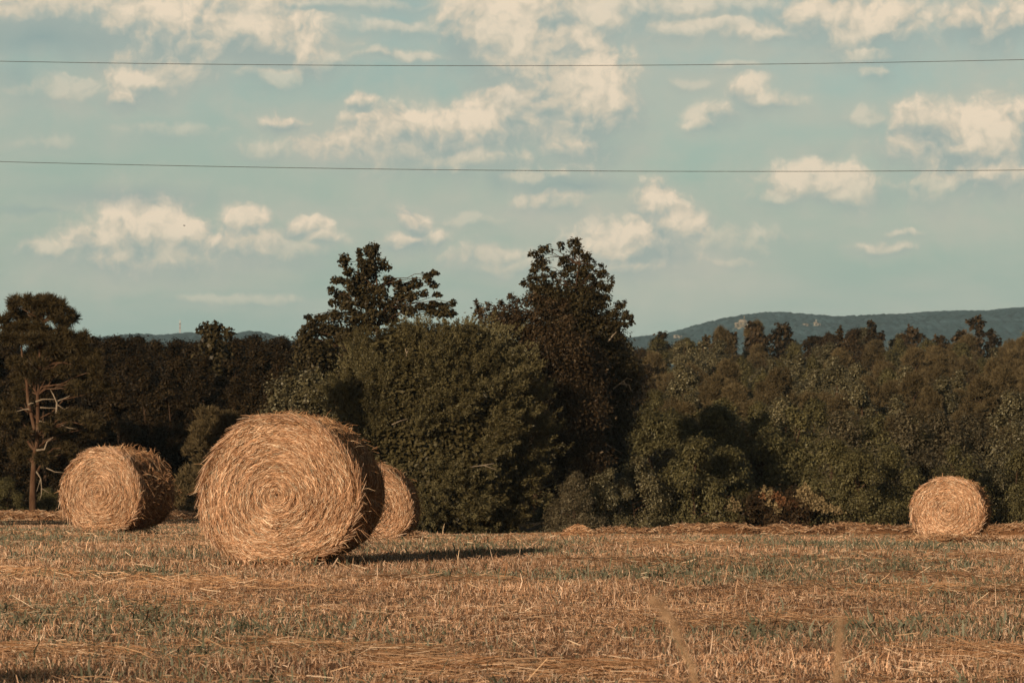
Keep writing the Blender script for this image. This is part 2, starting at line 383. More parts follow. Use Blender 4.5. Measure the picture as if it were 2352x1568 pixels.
CLOUDS = [(80, 15, 190, 50, .9), (330, 50, 170, 70, .9), (500, 70, 140, 90, 1), (640, 90, 120, 90, 1), (700, 130, 70, 60, .9), (570, 10, 140, 60, 1),
 (750, 145, 40, 30, .6), (330, 190, 95, 60, .8), (295, 220, 60, 40, .9), (400, 150, 90, 50, .8), (120, 215, 140, 40, .45), (620, 175, 120, 30, .5),
 (110, 330, 80, 20, .35), (370, 310, 110, 25, .4), (915, 62, 110, 22, .55), (930, 125, 120, 14, .6), (800, 10, 200, 16, .5),
 (1150, 60, 140, 110, 1.1), (1260, 30, 130, 100, 1.1), (1120, 100, 100, 60, 1), (1370, 40, 140, 70, .8), (1230, 150, 120, 80, .9),
 (1300, 190, 130, 100, 1.1), (1330, 260, 120, 110, 1.1), (1390, 240, 60, 95, 1), (1190, 260, 110, 90, 1.1), (1130, 300, 100, 70, 1.1), (1330, 335, 110, 60, .9),
 (1030, 310, 140, 55, 1.1), (900, 300, 130, 55, 1), (800, 330, 130, 40, .9), (650, 287, 55, 24, 1), (832, 243, 40, 20, 1.1), (900, 350, 190, 50, .7),
 (1100, 370, 190, 50, .7), (1210, 405, 110, 30, .6), (620, 352, 80, 30, .5), (1500, 20, 200, 45, .7), (1600, 60, 200, 30, .65), (1750, 78, 130, 26, .75),
 (1700, 15, 150, 35, .6), (1900, 40, 140, 60, .9), (2010, 60, 130, 65, 1.05), (2080, 40, 60, 55, .9), (2000, 120, 90, 45, .7), (2010, 170, 50, 35, .6),
 (2280, 60, 130, 55, .95), (2345, 40, 80, 55, .9), (1718, 212, 45, 40, .8), (1750, 240, 80, 30, .7), (1650, 265, 60, 35, .65), (1615, 288, 45, 25, .7),
 (1585, 190, 45, 16, .4), (1690, 157, 60, 14, .45), (2170, 330, 140, 80, .95), (2120, 285, 70, 60, .85), (2280, 310, 110, 85, 1), (2350, 275, 45, 55, 1.05),
 (2250, 400, 160, 70, .9), (2150, 430, 110, 45, .6), (1985, 285, 65, 32, .5), (1900, 420, 130, 40, .8), (1815, 430, 70, 45, .8), (1960, 445, 100, 38, .7),
 (1870, 395, 40, 30, .8), (1780, 460, 60, 30, .55), (330, 530, 120, 75, 1.1), (332, 487, 28, 24, .9), (230, 560, 130, 48, .85), (110, 572, 80, 32, .65),
 (430, 540, 60, 45, 1.05), (400, 600, 150, 50, .65), (280, 595, 130, 50, .75), (560, 520, 60, 48, 1.1), (570, 560, 100, 55, .85), (500, 565, 60, 32, .9),
 (690, 525, 60, 26, 1), (735, 547, 50, 20, .75), (660, 575, 110, 32, .55), (946, 515, 32, 48, 1.1), (935, 560, 52, 32, .95), (1000, 550, 36, 22, .8),
 (1130, 592, 100, 26, .65), (1190, 612, 130, 28, .55), (1510, 480, 60, 62, 1.1), (1545, 520, 75, 62, 1.1), (1480, 555, 110, 52, .95), (1410, 582, 130, 52, .85),
 (1250, 110, 170, 120, 1.15), (1320, 230, 140, 150, 1.15), (420, 80, 240, 100, .9), (100, 20, 240, 60, .8), (330, 570, 220, 60, .75), (1470, 570, 140, 65, .8), (2230, 350, 170, 110, .9), (1980, 70, 200, 65, .8), (1450, 615, 140, 32, .65), (1260, 462, 80, 35, .7), (1290, 478, 60, 28, .55), (1700, 552, 120, 32, .5), (1720, 572, 80, 32, .4), (2030, 575, 65, 17, .65),
 (2082, 540, 50, 12, .55), (560, 695, 170, 16, .4), (1090, 510, 60, 18, .4), (1690, 605, 60, 14, .4)]
DARKS = [(90, 90, 210, 52, 1.3), (560, 130, 70, 45, .35), (980, 345, 190, 26, .45), (1320, 425, 170, 26, 1.0), (300, 450, 280, 40, .8), (60, 487, 120, 12, .7),
 (1140, 420, 30, 40, .5), (1190, 235, 60, 50, .4), (2130, 310, 70, 35, .55), (1900, 350, 60, 30, .25), (640, 560, 60, 20, .35), (1520, 590, 90, 25, .45), (340, 570, 130, 30, .3),
 (2250, 365, 130, 30, .3), (20, 170, 60, 40, .6), (860, 340, 60, 25, .4), (690, 610, 150, 22, .25)]
build_sky()
S.world = W
S.view_settings.view_transform = 'Standard'; S.view_settings.look = 'None'; S.view_settings.exposure = 0; S.view_settings.gamma = 1
S.render.engine = 'CYCLES'
S.cycles.max_bounces = 5; S.cycles.diffuse_bounces = 3; S.cycles.transmission_bounces = 3; S.cycles.volume_bounces = 0; S.cycles.glossy_bounces = 2
S.cycles.use_denoising = True; S.cycles.denoiser = 'OPENIMAGEDENOISE'; S.cycles.denoising_input_passes = 'RGB_ALBEDO_NORMAL'; S.cycles.denoising_prefilter = 'ACCURATE'
S.cycles.caustics_reflective = False; S.cycles.caustics_refractive = False

# ------------------------------------------------------------------ ground and hills
def grid(xs, ys, zf):
    X, Y = np.meshgrid(xs, ys); Z = zf(X, Y)
    V = np.stack([X, Y, Z], -1).reshape(-1, 3); n = len(xs); m = len(ys)
    i = np.arange(m - 1)[:, None] * n + np.arange(n - 1)[None]
    return V, np.stack([i, i + 1, i + n + 1, i + n], -1).reshape(-1, 4)
xs = np.r_[-900, -500, -250, -120, -70, np.arange(-40, -14, 1.), np.arange(-14, 18, .2), np.arange(18, 48, 1.), 70, 120, 250, 500, 900]
ys = np.r_[-50, -20, -5, np.arange(5, 14, 1.), np.arange(14, 110, .25), np.arange(110, 128, .5), np.arange(130, 360, 4.), 400, 460, 520, 600, 800, 1200, 1800, 2500]
V, Q = grid(xs, ys, ground_z)
g = mesh_np('ground', V, Q, M['ground'], smooth=True); tag(g, kind='structure')
g.data.materials.append(M['forest_floor'])
g.data.polygons.foreach_set('material_index', (V[Q[:, 0], 1] > 121).astype(np.int32))
g.data.update()

_sk = np.array([(-900, 830), (0, 812), (200, 800), (250, 782), (290, 769), (330, 767), (365, 770), (400, 768), (440, 764), (480, 766), (520, 772), (545, 768), (575, 761), (600, 763), (630, 770),
 (680, 785), (800, 805), (1300, 800), (1440, 776), (1520, 768), (1560, 757), (1600, 745), (1650, 732), (1700, 723), (1750, 718), (1790, 717), (1830, 721), (1900, 728), (1980, 725), (2060, 722),
 (2130, 715), (2200, 713), (2250, 714), (2300, 708), (2352, 704), (2500, 698), (2700, 700), (3600, 760)], float)
HY = 3000.
def hill_z(X, Y):
    px = X / HY * F + CX
    crest = (HZ - np.interp(px, _sk[:, 0], _sk[:, 1])) / F * HY - 7.6
    t = np.clip((Y - 1900) / (HY - 1900), 0, 1.3)
    prof = np.where(t <= 1, np.sin(np.clip(t, 0, 1) * np.pi / 2) ** 1.15, 1 - (t - 1) * 1.2)
    z = -6 * (1 - np.clip(prof, 0, 1)) + crest / HY * Y * prof
    z = z + prof * (fbm(X * .012, Y * .012, 31, 4) - .5) * 16 * np.clip((1 - np.abs(t - .55) * 2), 0, 1)
    bump = (1 - np.clip(worley(X / 6.5, Y / 9., 4), 0, 1) ** 2) * 6.0 + (1 - np.clip(worley(X / 3.2, Y / 5., 14), 0, 1) ** 2) * 2.2
    return z + bump * np.clip(t * 4, 0, 1)
V, Q = grid(np.arange(-640, 640, 1.6), np.r_[np.arange(1900, 2500, 15.), np.arange(2500, 3060, 3.), 3100, 3150, 3200], hill_z)
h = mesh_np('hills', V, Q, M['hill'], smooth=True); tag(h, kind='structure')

# ------------------------------------------------------------------ field vegetation (uncountable)
STRAW = [(14, (.84, .58, .40)), (38, (.64, .385, .23)), (28, (.45, .235, .125)), (15, (.25, .115, .055)), (5, (.24, .22, .15))]
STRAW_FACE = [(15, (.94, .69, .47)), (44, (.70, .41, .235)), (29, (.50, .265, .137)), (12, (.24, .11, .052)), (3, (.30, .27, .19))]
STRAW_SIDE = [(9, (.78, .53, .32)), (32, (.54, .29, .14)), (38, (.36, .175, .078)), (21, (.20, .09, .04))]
LOOSE = [(10, (.80, .56, .37)), (32, (.58, .345, .19)), (40, (.43, .225, .11)), (18, (.26, .12, .055))]
GREEN = [(45, (.150, .145, .085)), (35, (.21, .20, .13)), (20, (.095, .094, .055))]
def field_points(n, y0, y1, p, margin=3.):
    """more blades per square metre near the camera"""
    u = rng.random(n); e = 2 - p
    Y = (u * (y1 ** e - y0 ** e) + y0 ** e) ** (1 / e)
    half = .1406 * Y + margin
    X = (rng.random(n) * 2 - 1) * half
    return X, Y
def blades(X, Y, H, w, lean, col, curl=.3):
    n = len(X); Z = ground_z(X, Y) - .004
    P0 = np.c_[X, Y, Z]; d = np.c_[rng.normal(size=(n, 2)) * lean[:, None], np.ones(n)]; d = unit(d)
    P1 = P0 + d * (H * .55)[:, None]
    d2 = unit(d + np.c_[rng.normal(size=(n, 2)) * curl, -np.abs(rng.normal(size=n)) * curl])
    P2 = P1 + d2 * (H * .5)[:, None]
    a = rng.random(n) * np.pi; side = np.c_[np.cos(a), np.sin(a) * .6, np.zeros(n)]
    V, Q = strips(P0, P1, P2, w, unit(side), .55)
    return V, Q, np.repeat(col, 6, 0)
def green_mask(X, Y):
    return fbm(X * .55 + 40, Y * .28 + 10, 77, 4) + .12 * (fbm(X * 2.5, Y * 1.4, 5, 2) - .5)
def loose_mask(X, Y):
    return fbm(X * .22 + 11, Y * .55 + 3, 123, 4)
PXM = F / 2352 * 1024            # render pixels per radian
n = 620000
X, Y = field_points(n, 13.5, 112, 1.25)
gm = green_mask(X, Y); lm = loose_mask(X, Y)
keep = (rng.random(n) > np.clip((gm - .52) * 4, 0, .55)) & (rng.random(n) > np.clip((lm - .6) * 4, 0, .45))
X, Y = X[keep], Y[keep]; n = len(X)
tone = fbm(X * .35, Y * .35, 55, 3)
H = (.022 + .035 * rng.random(n) ** 1.5) * (.75 + .7 * tone); H[rng.random(n) < .012] *= 2.6
w = np.maximum(.0032 + .002 * rng.random(n), .62 * Y / PXM)
col = pick(STRAW, n, .28) * (.34 + .86 * fbm(X * .8, Y * .5, 21, 3))[:, None]
V, Q, T = blades(X, Y, H, w, .22 + .55 * rng.random(n) ** 2, col, .3)
tag(mesh_np('stubble', V, Q, M['blade'], tint=T), kind='stuff')
n = 420000
X, Y = field_points(n, 13.5, 118, 1.2)
gm = green_mask(X, Y); keep = rng.random(n) < np.clip((gm - .405) * 5, .03, .95); X, Y = X[keep], Y[keep]; n = len(X)
H = .025 + .05 * rng.random(n) ** 1.6; big = rng.random(n) < .05; H[big] *= 2.0
w = np.maximum(.004 + .004 * rng.random(n), .75 * Y / PXM); w[big] *= 1.7
V, Q, T = blades(X, Y, H, w, np.full(n, .42), pick(GREEN, n) * .9, .5)
tag(mesh_np('grass', V, Q, M['blade'], tint=T), kind='stuff')

n = 620                                               # broad-leaved weed tufts among the stubble
X, Y = field_points(n * 4, 14, 62, 1.3); gm = green_mask(X, Y); k = np.argsort(-(gm + rng.random(n * 4) * .25))[:n]; X, Y = X[k], Y[k]
m_ = 9; X = np.repeat(X, m_) + rng.normal(size=n * m_) * .045; Y = np.repeat(Y, m_) + rng.normal(size=n * m_) * .04; n = n * m_
FEET = [(637, 35.4, .62, 10), (230, 64, .62, 25), (2176, 80, .66, 20), (848, 67, .6, 7)]
for px, y, hw, yw in FEET:
    k = 420; t = rng.random(k) * 2 - 1; bx = (px - CX) / F * y
    ex = np.where(rng.random(k) < .7, t * hw * .8, hw * .75 + rng.random(k) * .25); ey = np.where(ex > hw * .72, rng.random(k) * 1.2, -.02 - .14 * rng.random(k) - .10 * (1 - t * t) * 0)
    ca, sa = math.cos(-R_(yw)), math.sin(-R_(yw)); X = np.r_[X, bx + ex * ca - ey * sa]; Y = np.r_[Y, y + ex * sa + ey * ca]
n = len(X)
H = .05 + .08 * rng.random(n); V, Q, T = blades(X, Y, H, np.maximum(.010 + .008 * rng.random(n), .9 * Y / PXM), np.full(n, .5), np.where((np.arange(n) < n - 4 * 420)[:, None] | (rng.random((n, 1)) < .35), pick(GREEN, n) * .85, pick(STRAW, n)), .7)
tag(mesh_np('weeds', V, Q, M['blade'], tint=T), kind='stuff')
def lying(X, Y, L, w, ang, zoff, col, tilt=.12):
    n = len(X); Z = ground_z(X, Y) + zoff
    C = np.c_[X, Y, Z]; d = np.c_[np.cos(ang), np.sin(ang), rng.normal(size=n) * tilt]; d = unit(d)
    bend = np.c_[-d[:, 1], d[:, 0], rng.normal(size=n) * .4] * (rng.normal(size=n) * .10 * L)[:, None]
    V, Q = strips(C - d * L[:, None] / 2, C + bend, C + d * L[:, None] / 2, w, None, .7)
    return V, Q, np.repeat(col, 6, 0)
n = 150000
X, Y = field_points(n, 13.5, 112, 1.15)
lm = loose_mask(X, Y); keep = rng.random(n) < np.clip((lm - .50) * 4, .03, .7); X, Y = X[keep], Y[keep]; n = len(X); lm = lm[keep]
L = .04 + .15 * rng.random(n) ** 2; w = np.maximum(.003 + .002 * rng.random(n), .55 * Y / PXM)
ang = rng.normal(size=n) * .9 + (fbm(X * .3, Y * .3, 8, 2) - .5) * 3
n2 = 230000                                           # short broken litter, every way round
X2, Y2 = field_points(n2, 13.5, 112, 1.25)
L2 = .02 + .06 * rng.random(n2) ** 2
lit_ = lying(X2, Y2, L2, np.maximum(.0028, .5 * Y2 / PXM), rng.random(n2) * 6.28, .004 + .03 * rng.random(n2), pick(STRAW, n2, .25) * (.5 + .6 * fbm(X2 * .6, Y2 * .4, 87, 3))[:, None], .45)
parts = [lit_, lying(X, Y, L, w, ang, .008 + rng.random(n) * (.015 + .06 * np.clip(lm - .5, 0, .3) / .3), pick(LOOSE, n) * .8)]
# swaths the rake left behind: (pixel polyline in the photograph turned into ground points), width, count, brightness
SW = [([(-60, 1318), (120, 1322), (330, 1340), (520, 1352), (640, 1362)], .28, 5200, 1.15), ([(280, 1372), (420, 1398), (560, 1408)], .2, 1500, .95),
      ([(520, 1488), (700, 1505), (860, 1518), (1000, 1522)], .22, 2600, .8), ([(-30, 1500), (160, 1508), (320, 1530)], .2, 2200, .85),
      ([(900, 1545), (1200, 1556), (1500, 1552)], .15, 1800, .9), ([(1420, 1420), (1600, 1452), (1740, 1432), (1880, 1440)], .25, 3200, .9),
      ([(1700, 1370), (1850, 1352), (1960, 1365)], .3, 2600, .8), ([(2050, 1360), (2250, 1372), (2400, 1368)], .35, 3600, .85),
      ([(1480, 1252), (1580, 1256), (1680, 1262)], .4, 3000, .8), ([(2080, 1330), (2180, 1325), (2300, 1335)], .4, 3000, .85),
      ([(1400, 1300), (1520, 1296), (1640, 1305)], .4, 2200, .85), ([(900, 1236), (1040, 1240), (1120, 1246)], .5, 2200, 1.0), ([(1180, 1230), (1320, 1228), (1460, 1232)], .6, 2800, .95),
      ([(860, 1340), (1000, 1335), (1150, 1348)], .3, 1600, .9), ([(2100, 1500), (2250, 1512), (2420, 1520)], .2, 1800, .9), ([(60, 1232), (140, 1236), (260, 1240)], .6, 1800, 1.0)]
for poly, wd, cnt, br in SW:
    cnt = int(cnt * .38); br = br * 1.12; wd = wd * 1.9
    G = np.array([ground_at(*p)[:2] for p in poly]); t = rng.random(cnt) * (len(G) - 1); k = np.minimum(t.astype(int), len(G) - 2); f = (t - k)[:, None]
    C = G[k] * (1 - f) + G[k + 1] * f; dr = unit(G[k + 1] - G[k])
    off = rng.normal(size=cnt) * wd * (.6 + .8 * vnoise(t * 3, t * 0, 4)); C = C + np.c_[-dr[:, 1], dr[:, 0]] * off[:, None]
    dist = C[:, 1]
    L = .08 + .3 * rng.random(cnt) ** 1.5; ang = np.arctan2(dr[:, 1], dr[:, 0]) + rng.normal(size=cnt) * .35
    parts.append(lying(C[:, 0], dist, L, np.maximum(.0034, .55 * dist / PXM), ang, .01 + rng.random(cnt) * .07 * np.exp(-(off / wd) ** 2), pick(LOOSE, cnt) * br * .85))
n = 1100                                              # single pale straws lying about or leaning
X, Y = field_points(n, 13.5, 95, 1.2)
parts.append(lying(X, Y, .06 + .16 * rng.random(n) ** 2, np.maximum(.004, .58 * Y / PXM), rng.normal(size=n) * .9, .03 + .05 * rng.random(n), pick([(1, (.82, .6, .4)), (1, (.66, .42, .24))], n), .5))
o = 0; Vs, Qs, Ts = [], [], []
for V, Q, T in parts: Vs.append(V); Qs.append(Q + o); Ts.append(T); o += len(V)
tag(mesh_np('loose_straw', np.concatenate(Vs), np.concatenate(Qs), M['blade'], tint=np.concatenate(Ts)), kind='stuff')

# ------------------------------------------------------------------ hay heaps and raked rows
def hay_mound(name, pts, width, height, n, label, cat, bright=1., seed=1, top=1.):
    """pts: ground polyline; a humped core with tangled straw over it"""
    pts = np.array(pts, float); seg = np.r_[0, np.cumsum(np.hypot(*np.diff(pts, axis=0).T))]; Lt = seg[-1]
    o = pts.mean(0)
    def pos(s): return np.c_[np.interp(s, seg, pts[:, 0]), np.interp(s, seg, pts[:, 1])]
    def hgt(s, v):
        e = np.clip(np.minimum(s, Lt - s) / (.6 * width), 0, 1) ** .7
        b = (.45 if top < 1.4 else .05) + 1.1 * fbm(s * .9 / max(width, .4) + seed, v * 0 + seed, seed, 3) * top
        return height * b * e * np.clip(1 - (v / (width * .5)) ** 2, 0, 1) ** .8
    ns = max(int(Lt / .12), 8); S_, V_ = np.meshgrid(np.linspace(0, Lt, ns), np.linspace(-.5, .5, 9) * width)
    dr = unit(pos(S_.ravel() + .05) - pos(S_.ravel() - .05)); p = pos(S_.ravel())
    bad = np.linalg.norm(dr, axis=1) < .5; dr[bad] = unit(pts[-1] - pts[0])
    nrm = np.c_[-dr[:, 1], dr[:, 0]]; q = p + nrm * V_.ravel()[:, None]
    z = ground_z(q[:, 0], q[:, 1]) + hgt(S_.ravel(), V_.ravel()) - .03 - .02 * (np.abs(V_.ravel()) > width * .45)
    gz0 = float(ground_z(o[0], o[1]))
    root = empty(name, (o[0], o[1], gz0))
    sh = np.array([o[0], o[1], gz0])
    i = np.arange(8)[:, None] * ns + np.arange(ns - 1)[None]
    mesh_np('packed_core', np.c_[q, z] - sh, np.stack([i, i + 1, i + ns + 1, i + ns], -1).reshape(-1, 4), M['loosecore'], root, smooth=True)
    s = rng.random(n) * Lt; v = np.clip(rng.normal(size=n) * .27, -.62, .62) * width
    p = pos(s); dr = unit(pos(s + .05) - pos(s - .05) + 1e-9); nrm = np.c_[-dr[:, 1], dr[:, 0]]
    q = p + nrm * v[:, None]; z = ground_z(q[:, 0], q[:, 1]) + hgt(s, v) + rng.random(n) * .03 - .01
    ang = np.arctan2(dr[:, 1], dr[:, 0]) + rng.normal(size=n) * .7 + (fbm(s * 1.3, v * 2, seed + 3, 2) - .5) * 2.4
    d = unit(np.c_[np.cos(ang), np.sin(ang), rng.normal(size=n) * .35]); L = .10 + .28 * rng.random(n) ** 1.4
    C = np.c_[q, z]; bend = np.c_[rng.normal(size=(n, 2)) * .12, np.abs(rng.normal(size=n)) * .16] * L[:, None]
    dist = q[:, 1].mean()
    V, Q = strips(C - d * L[:, None] / 2, C + bend, C + d * L[:, None] / 2, max(.0035, .6 * dist / PXM), None, .7)
    mesh_np('tangled_straw', V - sh, Q, M['straw'], root, tint=np.repeat(pick(LOOSE, n) * bright, 6, 0))
    return tag(root, label, cat)
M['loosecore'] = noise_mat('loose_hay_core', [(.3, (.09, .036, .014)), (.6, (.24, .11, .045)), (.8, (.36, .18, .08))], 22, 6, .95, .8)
def gp(px, Y): return ((px - CX) / F * Y, Y)
hay_mound('hay_windrow', [gp(1370, 107), gp(1460, 104.5), gp(1560, 106), gp(1680, 102.5), gp(1770, 104), gp(1850, 101), gp(1960, 102.5), gp(2040, 100), gp(2160, 101), gp(2260, 98), gp(2520, 97)], 1.5, .20, 13000,
          'long raked ridge of brown hay behind the lone bale, below the wooded slope', 'hay row', .78, 3, 1.5)
hay_mound('hay_windrow', [gp(-120, 107), gp(0, 107), gp(100, 107), gp(220, 107), gp(360, 109), gp(480, 110)], 1.5, .24, 9000,
          'short dull ridge of raked hay under the old pine, ending behind the bale', 'hay row', .8, 5)
hay_mound('hay_heap', [gp(1296, 100), gp(1326, 100), gp(1362, 100)], .85, .24, 1500, 'small pointed heap of hay sticking up at the field edge right of the round willow', 'hay heap', 1.05, 8, 1.2)
hay_mound('hay_heap', [gp(2085, 73), gp(2180, 70), gp(2290, 72)], .9, .13, 3000, 'flat drift of dark loose hay lying in front of the lone bale', 'hay heap', .85, 11)
hay_mound('hay_heap', [gp(925, 73), gp(950, 73), gp(966, 73)], .55, .40, 1100, 'little shaded heap of hay leaning against the half-hidden bale', 'hay heap', .7, 13)

# ------------------------------------------------------------------ round bales
def bale(px, row_base, Y, D, L, yaw, nf, ns, nr, label, squash=1.0, bright=1., grooves=0., seed=1):
    Rr = D / 2
    th0 = -R_(yaw)
    x0, _, z0 = at(px, row_base, Y)
    ax = np.array([math.sin(R_(yaw)), math.cos(R_(yaw))])
    root = empty('hay_bale', (x0 + ax[0] * L / 2, Y + ax[1] * L / 2, z0 - .02), th0)
    def flat(P):                     # sag: flattened foot, slightly squashed
        P = P.copy(); P[:, 2] = np.where(P[:, 2] < .26 * D, P[:, 2] * .80 + .26 * D * .20, P[:, 2]) - .04 * D ; P[:, 2] *= squash
        P[:, 0] *= 1 + .03 * np.clip(1 - P[:, 2] / (D * .7), 0, 1)
        return P
    def outline(th): return 1 + .018 * np.sin(2 * th + seed) + .014 * np.sin(3 * th + 2 * seed) + .012 * np.sin(7 * th + seed)
    wpx = .40 * Y / PXM
    # --- packed cylinder
    nth, ny = 72, 14
    th = np.linspace(0, 2 * np.pi, nth, endpoint=False); yv = np.linspace(-L / 2, L / 2, ny)
    T_, Y_ = np.meshgrid(th, yv); rr = Rr * .965 * outline(T_) * (1 - .05 * np.abs(Y_ / (L / 2)) ** 6 - 3.2 * grooves * np.clip((Y_ + L / 2 - .1) / .3, 0, 1)) + grooves * np.sin(Y_ * 2 * np.pi / .27) - 2.6 * grooves * np.exp(-((Y_ + L / 2 - .17) / .06) ** 2)
    P = np.stack([np.cos(T_) * rr, Y_, Rr + np.sin(T_) * rr], -1).reshape(-1, 3)
    i = np.arange(ny - 1)[:, None] * nth; k = np.arange(nth)[None]; k2 = (k + 1) % nth
    Q = np.stack([i + k, i + k2, i + nth + k2, i + nth + k], -1).reshape(-1, 4)
    Vs, Qs, o = [P], [Q], len(P)
    rings = np.array([1., .8, .55, .3, .05])
    def bulge(r): return .055 * (1 - (r / Rr) ** 2)
    caps = {}
    for sgn in (-1, 1):
        r = rings[:, None] * Rr * .965 * outline(th)[None] * .95
        C = np.stack([np.cos(th)[None] * r, np.broadcast_to(sgn * (L / 2 + bulge(r) - .03), r.shape), Rr + np.sin(th)[None] * r], -1).reshape(-1, 3)
        i = np.arange(len(rings) - 1)[:, None] * nth
        Q = np.stack([i + k, i + k2, i + nth + k2, i + nth + k], -1).reshape(-1, 4)
        caps[sgn] = (C, Q if sgn > 0 else Q[:, ::-1])
    C, Q = caps[1]; Vs.append(C); Qs.append(Q + o); o += len(C)
    coreV, coreQ = np.concatenate(Vs), np.concatenate(Qs)
    # --- rolled side straw
    n = ns; a = rng.random(n) * 2 * np.pi; y = (rng.random(n) - .5) * L
    slope = rng.normal(size=n) * .42; hl = .05 + .13 * rng.random(n) ** 1.5
    dth = hl / Rr * np.cos(slope); dy = hl * np.sin(slope)
    rr0 = Rr * outline(a) * (1 - .05 * np.abs(y / (L / 2)) ** 6 - 3.2 * grooves * np.clip((y + L / 2 - .1) / .3, 0, 1)) + grooves * np.sin(y * 2 * np.pi / .27) - 2.6 * grooves * np.exp(-((y + L / 2 - .17) / .06) ** 2)
    lift = rng.random(n) * .035 - .028
    def cyl(a, y, r): return np.c_[np.cos(a) * r, y, Rr + np.sin(a) * r]
    V1, Q1 = strips(flat(cyl(a - dth, y - dy, rr0 + lift)), flat(cyl(a, y, rr0 + lift + .008)), flat(cyl(a + dth, y + dy, rr0 + lift + rng.normal(size=n) * .02)), np.maximum(.0045, wpx), None, .7)
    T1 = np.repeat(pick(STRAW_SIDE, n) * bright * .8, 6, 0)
    q = max(n // 22, 60); a = rng.random(q) * 2 * np.pi; y = (rng.random(q) - .5) * L; b = cyl(a, y, Rr * outline(a))      # ends that stick out
    out = unit(np.c_[np.cos(a), rng.normal(size=q) * .4, np.sin(a)] + np.c_[-np.sin(a), np.zeros(q), np.cos(a)] * rng.normal(size=(q, 1)) * 1.3)
    ln = (.05 + .12 * rng.random(q) ** 2)[:, None]
    V2, Q2 = strips(flat(b - out * .03), flat(b + out * ln * .5), flat(b + out * ln + np.c_[np.zeros((q, 2)), -ln[:, 0] * .25]), np.maximum(.0045, wpx), None, .5)
    q2 = int(min(max(n // 60, 120), 420)); a2 = R_(-92) + R_(95) * rng.random(q2) ** 1.4; y2 = (rng.random(q2) - .5) * L; b2 = cyl(a2, y2, Rr * .98 * outline(a2))   # ragged foot on the open side
    o2 = unit(np.c_[.9 + 0 * a2, rng.normal(size=q2) * .7, -.25 + rng.normal(size=q2) * .35]); l2 = (.04 + (.18 if Y < 50 else .09) * rng.random(q2) ** 2)[:, None]; e2 = flat(b2 + o2 * l2); e2[:, 2] = np.maximum(e2[:, 2] - l2[:, 0] * .2, .0)
    V2b, Q2b = strips(flat(b2 - o2 * .04), flat(b2 + o2 * l2 * .55), e2, np.maximum(.0045, wpx), None, .5); Q2 = np.concatenate([Q2, Q2b + len(V2)]); V2 = np.concatenate([V2, V2b]); q += q2
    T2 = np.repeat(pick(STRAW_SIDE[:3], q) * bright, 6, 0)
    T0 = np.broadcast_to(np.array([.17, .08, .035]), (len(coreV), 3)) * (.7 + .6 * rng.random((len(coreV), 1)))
    V = np.concatenate([flat(coreV), V1, V2]); Q = np.concatenate([coreQ, Q1 + len(coreV), Q2 + len(coreV) + len(V1)])
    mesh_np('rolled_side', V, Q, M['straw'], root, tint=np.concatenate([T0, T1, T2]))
    # --- coiled end
    C, Qc = caps[-1]; C = flat(C)
    n = nf; r = Rr * np.sqrt(rng.random(n) * .985 + .0004); a = rng.random(n) * 2 * np.pi
    pitch = .075
    ph = r / pitch - a / (2 * np.pi); frac = ph - np.floor(ph)
    coil = np.floor(ph)
    ringtone = .93 + .14 * _hash(coil, coil * 0, seed) + .18 * (fbm(a * 2, coil, seed, 2) - .5)
    hl = np.minimum(.014 + .055 * rng.random(n) ** 1.6, r * .9 + .012); sl = rng.normal(size=n) * .34 + .05; stray = rng.random(n) < .16; sl[stray] += rng.normal(size=stray.sum()) * .8
    wob = (.02 * np.sin(5 * a + seed) + .05 * (fbm(np.cos(a) * r * 4 + 9, np.sin(a) * r * 4, seed + 2, 3) - .5)) * (r / Rr)
    yo = -(L / 2 + bulge(r)) - (.004 + .010 * vnoise(a * 3, coil, seed)) * np.sin(frac * 2 * np.pi) - rng.random(n) ** 2.5 * .045 + .03 + wob
    def disc(a, r, y): r = np.minimum(r, Rr * 1.0) * outline(a) * .985; return np.c_[np.cos(a) * r, y, Rr + np.sin(a) * r]
    dth = hl * np.cos(sl) / np.maximum(r, .03); dr = hl * np.sin(sl)
    V1, Q1 = strips(flat(disc(a - dth, r - dr, yo + .008)), flat(disc(a, r, yo)), flat(disc(a + dth, r + dr, yo - rng.random(n) * .02 + .008)), np.maximum(.003 + .003 * rng.random(n), wpx * .9),
                    unit(np.c_[np.cos(a), rng.normal(size=n) * .8, np.sin(a)]), .6)
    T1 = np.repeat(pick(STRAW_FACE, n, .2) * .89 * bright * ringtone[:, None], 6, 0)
    T0 = np.broadcast_to(np.array([.30, .15, .07]), (len(C), 3))
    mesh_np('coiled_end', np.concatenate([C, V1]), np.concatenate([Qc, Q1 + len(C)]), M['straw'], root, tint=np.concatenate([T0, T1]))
    # --- frayed rim straw, trailing the way the bale was rolled
    n = nr; a = rng.random(n) * 2 * np.pi; y = -L / 2 + np.abs(rng.normal(size=n)) * .10 - .01
    r = Rr * (1.0 - .03 * rng.random(n)) * outline(a); b = cyl(a, y, r)
    tang = np.c_[-np.sin(a), np.zeros(n), np.cos(a)]; nor = np.c_[np.cos(a), np.zeros(n), np.sin(a)]
    d = unit(tang + nor * (.12 + .28 * rng.random((n, 1)) ** 2) + np.c_[np.zeros(n), -rng.random(n) * .25, np.zeros(n)]); ln = (.05 + .17 * rng.random(n) ** 2.4)[:, None]
    e = b + d * ln; e[:, 2] -= ln[:, 0] * .12
    V1, Q1 = strips(flat(b - d * .05), flat(b + d * ln * .5), flat(e), np.maximum(.004, wpx), None, .5)
    mesh_np('frayed_rim', V1, Q1, M['straw'], root, tint=np.repeat(pick(STRAW, n) * bright, 6, 0))
    return tag(root, label, 'hay bale', 'round hay bales on the mown field')
